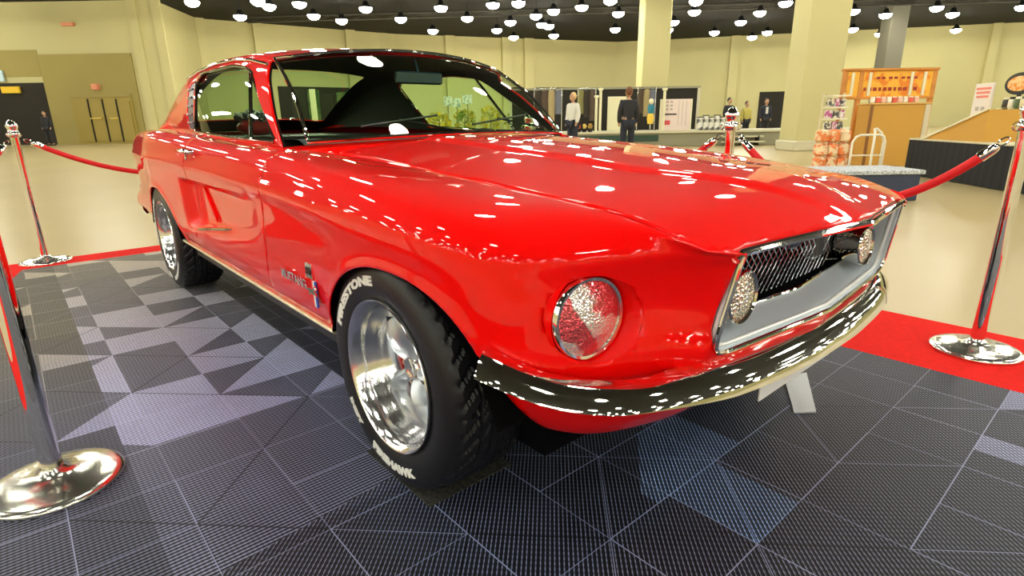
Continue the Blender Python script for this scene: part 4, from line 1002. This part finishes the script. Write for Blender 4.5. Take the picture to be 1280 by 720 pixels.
ct = thing('booth_counter', 'tall golden brown counter panel in front of the orange booth', 'counter', (bo_x+.30, bo_y-.55, 0), RZ)
MB().box((.02, 0, .60), (1.16, .45, 1.20), 0, .01).build('panel', M['kraft'], ct, False)
MB().box((-.55, -.235, .60), (.05, .03, 1.18)).build('corner_strip', mat('brown_edge', (.25, .10, .02), .5), ct, False)
MB().box((.56, -.235, .60), (.10, .03, 1.18)).build('corner_strip', mat('clear_edge', (.65, .58, .42), .3), ct, False)
MB().box((.02, 0, 1.215), (1.2, .5, .03), 0, .006).build('worktop', mat('amber_top', (.72, .45, .14), .4), ct, False)
for k in range(9):
    c_ = ((.85, .8, .7), (.75, .12, .08), (.82, .5, .4))[k % 3]; nm = ('white', 'red', 'pink')[k % 3]
    q = np.array([bo_x+.30, bo_y-.55])+EX*(-.42+.11*k); o = thing('snack_bag', '%s snack bag, %s from the left on the booth counter' % (nm, ('first', 'second', 'third', 'fourth', 'fifth', 'sixth', 'seventh', 'eighth', 'last')[k]), 'bag', (q[0], q[1], 1.231), RZ, 'snack bags along the booth counter')
    MB().box((0, 0, .055), (.085, .06, .10), 0, .02).build('bag', mat('bag_%d' % k, c_, .5), o); MB().box((0, 0, .112), (.08, .012, .02)).build('seal', jm[0], o, False)
# chrome hoop rail in front of the counter
hr = thing('hoop_rail', 'bent white metal hoop rail in front of the golden counter', 'rail', (*gp(1090, 10.4), 0), RZ)
MB().tube([(-.30, 0, .0), (-.30, 0, .52), (-.24, 0, .62), (-.15, 0, .65), (.18, 0, .65), (.27, 0, .62), (.31, 0, .52), (.31, 0, 0)], .022, 10).build('hoop', mat('white_tube', (.85, .82, .7), .3), hr)
MB().tube([(.0, -.16, .0), (.0, -.16, .66), (.02, -.10, .76), (.12, .0, .76), (.25, .05, .68), (.31, .05, .55), (.31, .05, 0)], .022, 10).build('hoop', bpy.data.materials['white_tube'], hr)
MB().tube([(-.30, 0, .28), (.31, 0, .28)], .014, 8).build('cross_bar', bpy.data.materials['white_tube'], hr)
# sack stack and goods shelf left of the booth
om = two('orange_bag_print', (.85, .25, .08), (.88, .70, .45), 9, .5, .05)
for r in range(3):
    for c in range(3):
        q = np.array(gp(1044, 10.6))+EX*(-.20+.20*c)
        o = MB().box((q[0], q[1], .135+.25*r), (.19, .26, .24), RZ+.05*((r+c) % 3-1), .05).build('popcorn_bag', om, None)
        tag(o, 'orange and cream bag, %s in the %s row of the stack left of the booth' % (('left', 'middle', 'right')[c], ('bottom', 'middle', 'top')[r]), 'bag', 'stacked orange bags left of the booth')
sh = thing('goods_stand', 'narrow white goods stand against the left side of the orange booth', 'stand', (*gp(1042, 11.4), 0), RZ)
for k in range(5): MB().box((0, 0, .5+.22*k), (.42-.02*k, .3, .025)).build('shelf', jm[0], sh, False)
for x in (-.21, .21): MB().box((x, .12, .72), (.03, .03, 1.44)).build('upright', jm[2], sh, False)
gm_ = [two('goods_a', (.85, .80, .78), (.5, .12, .3), 14), two('goods_b', (.80, .75, .6), (.1, .1, .1), 12)]
for k in range(4):
    for j in range(3):
        q = np.array(gp(1042, 11.4))+EX*(-.12+.12*j); o = MB().box((q[0], q[1], .515+.22*k+.08), (.10, .14, .155), RZ, .01).build('packet', gm_[(k+j) % 2], None)
        tag(o, 'patterned packet, %s on %s shelf of the white goods stand' % (('left', 'centre', 'right')[j], ('the lowest', 'the second', 'the third', 'the top')[k]), 'packet', 'packets on the white goods stand')
# grey stage
stg = thing('stage', 'long low grey stage with a pale top edge across the rear of the hall', 'stage', (*gp(850, 21.5), 0), RZ)
MB().box((0, 0, .24), (13.5, 2.4, .46), 0, .01).build('platform', M['steel'], stg, False); MB().box((0, -.05, .51), (13.6, 2.5, .08), 0, .01).build('deck', M['steel2'], stg, False)
for x in (1.35, 1.9, 2.45): MB().box((x, -1.35-.0, .18), (.03, .30, .34)).build('step_side', M['dark'], stg, False)
for k, z in enumerate((.14, .32)): MB().box((1.9, -1.46+.13*k, z), (1.5, .26, .05)).build('step', M['steel2'], stg, False)
MB().box((-3.2, -1.22, .30), (4.2, .04, .22)).build('valance', mat('dark_green_valance', (.03, .07, .05), .6), stg, False)
dx, dy = gp(754.5, 24.5); dw = 229*24.5/FPX; dh = zat(754, 112, 24.5)
dr2 = thing('black_backdrop', 'wide black drape backdrop behind the stage goods', 'backdrop', (dx, dy, 0), RZ)
MB().box((0, 0, dh/2), (dw, .12, dh), 0, .01).build('drape', M['dark'], dr2, False)
for sx in (-1, 1): MB().box((sx*(dw/2+.05), -.02, dh/2), (.12, .18, dh)).build('frame_post', M['steel2'], dr2, False)
MB().box((0, -.02, dh+.03), (dw+.2, .18, .08)).build('frame_rail', M['steel'], dr2, False)
# goods, panels and posts standing on the stage
SZ = .55
def on_stage(u, d=21.3): return gp(u, d)
def panel_(u0, u1, v0, d, m, label, cat, name, frame=None, z0=SZ, th=.05):
    x, y = gp((u0+u1)/2, d); w = (u1-u0)*d/FPX; zt_ = zat((u0+u1)/2, v0, d); t = thing(name, label, cat, (x, y, z0), RZ)
    MB().box((0, 0, (zt_-z0)/2), (w, th, zt_-z0), 0, .005).build('panel', m, t, False)
    if frame:
        for sx in (-1, 1): MB().box((sx*w/2, 0, (zt_-z0)/2), (.05, th+.03, zt_-z0)).build('frame_post', frame, t, False)
    return t
ivory = mat('ivory_board', (.80, .76, .52), .6); pinkish = mat('pinkish_board', (.82, .68, .64), .5)
panel_(759, 782, 121, 21.6, ivory, 'plain ivory board behind the person in the dark suit', 'board', 'display_board')
pb = panel_(825, 863, 124, 21.2, pinkish, 'wide pinkish white poster board with a red emblem on the stage', 'board', 'poster_board', ivory)
MB().box((-.30, -.03, .28), (.20, .012, .16), 0, .03).build('emblem', mat('emblem_red', (.7, .08, .10), .5), pb); MB().box((-.20, -.03, .58), (.46, .012, .05)).build('text_bar', M['black'], pb, False)
for k in range(6): MB().box((-.34+.16*(k % 2), -.03, .76+.13*(k//2)), (.09, .012, .07)).build('print_mark', gt, pb, False)
for k in range(3): MB().box((.10+.14*k, -.03, .62), (.012, .012, .9)).build('column_line', gt, pb, False)
for u, v0, lb in ((750, 112, 'tall pale post left of the ivory board'), (829, 112, 'tall pale post left of the pinkish poster board'), (745, 121, 'shorter pale post with a cap, left of the tall post')):
    o = thing('post', lb+' on the stage', 'post', (*gp(u, 20.9), SZ), RZ); h = zat(u, v0, 20.9)-SZ
    MB().tube([(0, 0, 0), (0, 0, h)], .05, 10).build('shaft', ivory, o); MB().box((0, 0, h+.0), (.16, .16, .08), 0, .01).build('cap', ivory, o, False)
# hanging garments on racks
cols = [((.05, .04, .03), 'black'), ((.12, .14, .10), 'dark green'), ((.45, .36, .18), 'tan'), ((.28, .26, .10), 'olive'), ((.60, .56, .42), 'pale'), ((.10, .07, .05), 'brown'), ((.70, .62, .20), 'mustard'), ((.16, .17, .22), 'slate')]
def rack(u0, u1, d, nrm, lab, z0=SZ, hh=1.55):
    x, y = gp((u0+u1)/2, d); w = (u1-u0)*d/FPX; t = thing('clothes_rack', 'metal clothes rack '+lab, 'rack', (x, y, z0), RZ)
    MB().tube([(-w/2, 0, 0), (-w/2, 0, hh), (w/2, 0, hh), (w/2, 0, 0)], .02, 8).build('frame', M['satin'], t)
    for sx in (-1, 1): MB().tube([(sx*w/2, -.25, .02), (sx*w/2, .25, .02)], .02, 8).build('foot', M['satin'], t)
    k = max(2, int(w/.22))
    for i in range(k):
        c, nm = cols[(i*5+nrm) % len(cols)]; q = np.array([x, y])+EX*(-w/2+w*(i+.5)/k); hgt = .85+.25*((i*7) % 3)/2
        mm = bpy.data.materials.get('cloth_'+nm) or mat('cloth_'+nm, c, .85)
        pr2 = [(-.03, 0), (-.10, -.03), (-.12, -.30), (-.10, -hgt), (.10, -hgt), (.12, -.30), (.10, -.03), (.03, 0)]
        o = MB().prism([(a, b+hh-.06) for a, b in pr2], -.05, .05, lambda a, b, c_: (a, c_, b)).build('hanging_coat', mm, None)
        o.location = (q[0], q[1], z0); o.rotation_euler = (0, 0, RZ+.5)
        tag(o, '%s coat hanging %s from the left on the rack %s' % (nm, ('first', 'second', 'third', 'fourth', 'fifth', 'sixth', 'seventh', 'eighth', 'ninth', 'tenth')[min(i, 9)], lab), 'coat', 'coats on the rack '+lab)
rack(668, 702, 21.0, 0, 'left of the pale shirted person'); rack(722, 744, 21.3, 3, 'between pale shirt and the posts'); rack(796, 818, 21.4, 5, 'right of the dark suited person')
# mannequin in blue and yellow
mq = thing('mannequin', 'small mannequin in teal top and yellow skirt on the stage', 'mannequin', (*gp(813, 20.6), SZ), RZ)
MB().tube([(0, 0, 0), (0, 0, .3)], .02, 8).build('stand', M['satin'], mq); MB().lathe([(.10, .25), (.13, .45), (.09, .62), (.0005, .63)], 16).build('skirt', mat('yellow_cloth', (.85, .60, .08), .7), mq)
MB().lathe([(.09, .60), (.13, .80), (.12, .88), (.04, .93), (.0005, .93)], 16).build('top', mat('teal_cloth', (.03, .22, .32), .7), mq); MB().sphere((0, 0, 1.03), .09, 14, 10, (1, 1, 1.2)).build('head', ivory, mq)
# ceramics, fruit bowls
for k, (u, c, nm) in enumerate(((723, (.80, .12, .04), 'orange red'), (738, (.55, .35, .08), 'ochre'), (730.5, (.8, .6, .15), 'yellow'))):
    o = thing('floral_ball', nm+' flower ball on the stage right of the pale shirted person', 'flowers', (*gp(u, 20.4), SZ), 0)
    MB().lathe([(.0005, 0), (.08, 0), (.10, .12), (.0005, .12)], 12).build('pot', M['black'], o); g = MB()
    for j in range(26):
        a, b = random.uniform(0, 2*PI), random.uniform(-1, 1); r = .07; g.sphere((r*math.sqrt(1-b*b)*math.cos(a), r*math.sqrt(1-b*b)*math.sin(a), .20+r*b), .028, 8, 6)
    tag(g.build('blossoms', mat('blossom_'+nm.replace(' ', '_'), c, .7), o), kind='stuff')
# chairs/crowd goods between poster and column: silver boxes
sil = two('silver_goods', (.75, .74, .68), (.10, .10, .09), 6, .5, .05)
for k in range(6):
    u = 875+7*k; o = thing('display_case', 'silver display case, %s from the left beside the poster board' % ('first', 'second', 'third', 'fourth', 'fifth', 'sixth')[k], 'case', (*gp(u, 20.8), SZ), RZ, 'silver display cases on the stage')
    MB().box((0, 0, .22+.03*(k % 2)), (.19, .2, .44+.06*(k % 2)), 0, .01).build('case', sil, o, False); MB().box((0, 0, .46+.06*(k % 2)), (.20, .21, .03), 0, .005).build('lid', M['black'], o, False)
# plants
def bush(u, d, w, h, m, label, z0=0, name='potted_shrub', num=220, sc=1.0):
    x, y = gp(u, d); t = thing(name, label, 'plant', (x, y, z0), random.uniform(0, 6))
    MB().lathe([(.0005, 0), (.18*sc, 0), (.25*sc, .35*sc), (.0005, .34*sc)], 18).build('pot', M['black'], t)
    MB().tube([(0, 0, .3*sc), (.03, 0, h*.55), (0, .02, h*.8)], [.035*sc, .02*sc, .01], 6).build('stem', mat('bark', (.14, .09, .04), .8) if not bpy.data.materials.get('bark') else bpy.data.materials['bark'], t)
    g = MB()
    for j in range(num):
        a, b, rr = random.uniform(0, 2*PI), random.uniform(-1, 1), random.uniform(.4, 1)**.5
        c = np.array([w/2*rr*math.sqrt(1-b*b)*math.cos(a), w/2*rr*math.sqrt(1-b*b)*math.sin(a), h*.62+h*.38*b*rr]); s_ = random.uniform(.05, .10)*sc*1.6
        e1 = np.array([random.gauss(0, 1) for _ in range(3)]); e1 /= np.linalg.norm(e1); e2 = np.cross(e1, [random.gauss(0, 1) for _ in range(3)]); e2 /= np.linalg.norm(e2)
        g.add([c-e1*s_, c+e2*s_*.45+np.cross(e1, e2)*s_*.12, c+e1*s_, c-e2*s_*.45+np.cross(e1, e2)*s_*.12], [(0, 1, 2, 3)])
    tag(g.build('foliage', m, t, False), kind='stuff'); return t
yg = two('yellow_green_leaves', (.55, .45, .05), (.22, .30, .05), 2.0); dg_ = two('dark_green_leaves', (.03, .07, .02), (.10, .14, .05), 2.0); yl = two('yellow_blossom_leaves', (.80, .62, .04), (.45, .42, .08), 2.5)
bush(549, 27, 1.15, 1.5, yl, 'yellow flowering shrub seen through the left end of the far side window')
bush(581, 27.5, 1.1, 1.6, yg, 'yellow green shrub seen through the middle of the far side window')
bush(613, 27, 1.1, 1.7, yl, 'bright yellow shrub at the right end of the far side window')
bush(645, 27.5, 1.1, 1.5, yg, 'yellow green shrub hidden partly by the windscreen pillar')
bush(675, 28, 1.0, 2.2, yg, 'tall yellow green shrub right of the windscreen pillar')
bush(452, 30, 1.2, 1.3, yl, 'yellow shrub seen through the rear window')
bush(436, 32, 1.1, 1.2, yg, 'green shrub left of the yellow shrub in the rear window')
for k, (u0, u1, v0) in enumerate(((368, 384, 112), (388, 402, 113), (405, 418, 118), (424, 440, 116))):
    panel_(u0, u1, v0, 33, [M['dark'], dg_, M['dark'], dg_][k], ('black', 'dark green', 'narrow black', 'mottled green')[k]+' upright screen seen through the rear window', 'screen', 'upright_screen', None, 0, .12)
panel_(391, 397, 112, 32, ivory, 'pale upright post between the dark screens in the rear window', 'post', 'pale_post', None, 0, .2)
wsg = two('white_sign_print', (.85, .86, .85), (.35, .45, .42), 5, .55, .04)
for k, (u0, u1, v0) in enumerate(((556, 566, 121), (567, 577, 123), (579, 591, 119))):
    d = 29; x, y = gp((u0+u1)/2, d); t = thing('banner_sign', ('left', 'middle', 'right')[k]+' white banner sign above the yellow shrubs', 'sign', (x, y, 0), RZ); zt_ = zat(u0, v0, d)
    MB().box((0, 0, zt_-.22), ((u1-u0)*d/FPX, .04, .44), 0, .01).build('banner', wsg, t, False)
    MB().tube([(0, .03, 0), (0, .03, zt_-.1)], .03, 8).build('pole', M['satin'], t)
# people
def person(u, d, facing, jacket, trousers, hair, label, h=1.72, z0=0, arm=0.0, shirt=None, lean=0):
    x, y = gp(u, d); t = thing('person', label, 'person', (x, y, z0), facing); k = h/1.72
    J = {'pel': (0, 0, .93), 'sp1': (0, .01, 1.10), 'chest': (0, .0, 1.30), 'neck': (0, .01, 1.46), 'nk2': (0, -.01, 1.53),
         'shL': (-.17, 0, 1.40), 'elL': (-.22, .02, 1.13), 'wrL': (-.21, -.06-arm*.2, .90+arm*.25), 'haL': (-.20, -.09-arm*.3, .82+arm*.32),
         'shR': (.17, 0, 1.40), 'elR': (.22, .02, 1.13), 'wrR': (.21, -.06, .90), 'haR': (.20, -.09, .82),
         'hiL': (-.09, 0, .90), 'knL': (-.10, -.02, .50), 'anL': (-.10, .02, .09), 'toL': (-.115, -.14, .04),
         'hiR': (.09, 0, .90), 'knR': (.11, .0, .50), 'anR': (.13, .05, .09), 'toR': (.15, -.11, .04)}
    E = [('pel', 'sp1'), ('sp1', 'chest'), ('chest', 'neck'), ('neck', 'nk2'), ('chest', 'shL'), ('shL', 'elL'), ('elL', 'wrL'), ('wrL', 'haL'), ('chest', 'shR'), ('shR', 'elR'), ('elR', 'wrR'), ('wrR', 'haR'),
         ('pel', 'hiL'), ('hiL', 'knL'), ('knL', 'anL'), ('anL', 'toL'), ('pel', 'hiR'), ('hiR', 'knR'), ('knR', 'anR'), ('anR', 'toR')]
    Rr = {'pel': (.15, .11), 'sp1': (.14, .10), 'chest': (.16, .11), 'neck': (.07, .06), 'nk2': (.052, .052), 'sh': (.07, .07), 'el': (.047, .047), 'wr': (.033, .033), 'ha': (.038, .022), 'hi': (.095, .095), 'kn': (.062, .062), 'an': (.042, .042), 'to': (.045, .03)}
    def skin(names, edges, m, nm, grow=0.0, par=t, root=None):
        idx = {q: i for i, q in enumerate(names)}; me = bpy.data.meshes.new(nm); me.from_pydata([tuple(np.array(J[q])*k) for q in names], [(idx[a], idx[b]) for a, b in edges], [])
        o = bpy.data.objects.new(nm, me); COL.objects.link(o); o.parent = par; me.materials.append(m)
        sm_ = o.modifiers.new('skin', 'SKIN'); sd = me.skin_vertices[0] if me.skin_vertices else None
        if sd is None:
            bm_ = None; me.attributes
        for q, i in idx.items():
            r = Rr.get(q) or Rr[q[:2]]; sd.data[i].radius = ((r[0]+grow)*k, (r[1]+grow)*k); sd.data[i].use_root = (q == (root or names[0]))
        sb = o.modifiers.new('sub', 'SUBSURF'); sb.levels = 1; sb.render_levels = 1; sm_.use_smooth_shade = True; return o
    skinm = bpy.data.materials.get('skin_tone') or mat('skin_tone', (.52, .30, .18), .55)
    body = skin(list(J), E, skinm, 'body')
    up_n = ['sp1', 'pel', 'chest', 'neck', 'shL', 'elL', 'wrL', 'shR', 'elR', 'wrR']; skin(up_n, [e for e in E if e[0] in up_n and e[1] in up_n], jacket, 'jacket', .022)
    lo_n = ['pel', 'hiL', 'knL', 'anL', 'hiR', 'knR', 'anR']; skin(lo_n, [e for e in E if e[0] in lo_n and e[1] in lo_n], trousers, 'trousers', .018)
    hd_ = MB(); c = (0, -.02, 1.635)
    hd_.sphere((c[0]*k, c[1]*k, c[2]*k), .098*k, 18, 14, (.82, .96, 1.18)); hd_.sphere((0, (-.115)*k, 1.625*k), .017*k, 8, 6, (.8, 1, 1.4))
    for sx in (-1, 1): hd_.sphere((sx*.082*k, -.01*k, 1.63*k), .022*k, 8, 6, (.4, .8, 1.3))
    hd_.box((0, -.108*k, 1.585*k), (.04*k, .012*k, .01*k)); o = hd_.build('head', skinm, body)
    for sx in (-1, 1): MB().sphere((sx*.03*k, -.102*k, 1.645*k), .010*k, 8, 6).build('eye', M['black'], o)
    MB().sphere((0, .012*k, 1.665*k), .103*k, 18, 12, (.88, .95, 1.10)).build('hair', hair, body)
    for sx in (-1, 1): MB().box(((.115 if sx < 0 else .14)*sx*k, (-.05 if sx < 0 else -.02)*k, .035*k), (.10*k, .27*k, .07*k), 0, .025).build('shoe', M['black'], body)
    if shirt: MB().box((0, -.118*k, 1.27*k), (.10*k, .03*k, .28*k), 0, .012).build('shirt_front', shirt, body)
    return t
dk_ = mat('charcoal_cloth', (.020, .020, .024), .8); dk2 = mat('navy_cloth', (.016, .020, .035), .8); hb_m = mat('brown_hair', (.16, .06, .02), .6); bl_m = mat('fair_hair', (.70, .48, .20), .6); bk_m = mat('black_hair', (.012, .01, .01), .5)
wh = mat('white_cloth', (.70, .68, .62), .8)
person(785, 14.0, RZ+PI, dk_, dk2, hb_m, 'person in a charcoal suit seen from behind, standing beyond the bonnet', 1.70)
person(716, 16.5, RZ-.9, wh, dk2, bl_m, 'person in a pale top and navy trousers standing near the windscreen pillar', 1.70)
person(910, 23.5, RZ+.4, dk_, dk_, bk_m, 'person in black standing behind the chrome stanchion top', 1.72)
person(956, 24.5, RZ, dk2, dk_, bk_m, 'person in a dark jacket standing before the dark doorway', 1.70, shirt=wh)
person(932, 23.8, RZ+.2, mat('mustard_cloth', (.50, .42, .10), .8), dk_, bk_m, 'person in a mustard top standing between two people in black', 1.58)
person(57, 31, RZ, dk_, dk_, bk_m, 'person in black standing in the dark entrance on the left', 1.80)
# patterned bundle on the rear shelf, seen through the near side window
bn = thing('patterned_bundle', 'red cushion under a white and black patterned cloth, seen through the near side window', 'cushion', (-2.72, -.235, .9335), 0)
MB().sphere((0, 0, .055), .125, 20, 12, (.9, 1.0, .44)).build('cushion', M['red_enamel'], bn)
rd = MB()
for k in range(60): a_ = random.uniform(0, 2*PI); r_ = .12*random.random()**.5; rd.sphere((r_*math.cos(a_)-.02, r_*math.sin(a_), .118+.03*random.random()-.5*r_*r_*3), .022, 7, 5)
tag(rd.build('cloth', two('white_black_print', (.85, .86, .9), (.05, .06, .09), 30, .45), bn), kind='stuff')
# world and output
w = bpy.data.worlds.new('world'); S.world = w; w.use_nodes = True; w.node_tree.nodes['Background'].inputs[0].default_value = (.5, .45, .3, 1); w.node_tree.nodes['Background'].inputs[1].default_value = .3
S.view_settings.view_transform = 'Standard'; S.view_settings.look = 'None'; S.view_settings.gamma = 1; S.view_settings.use_curve_mapping = False; S.view_settings.exposure = 0.0
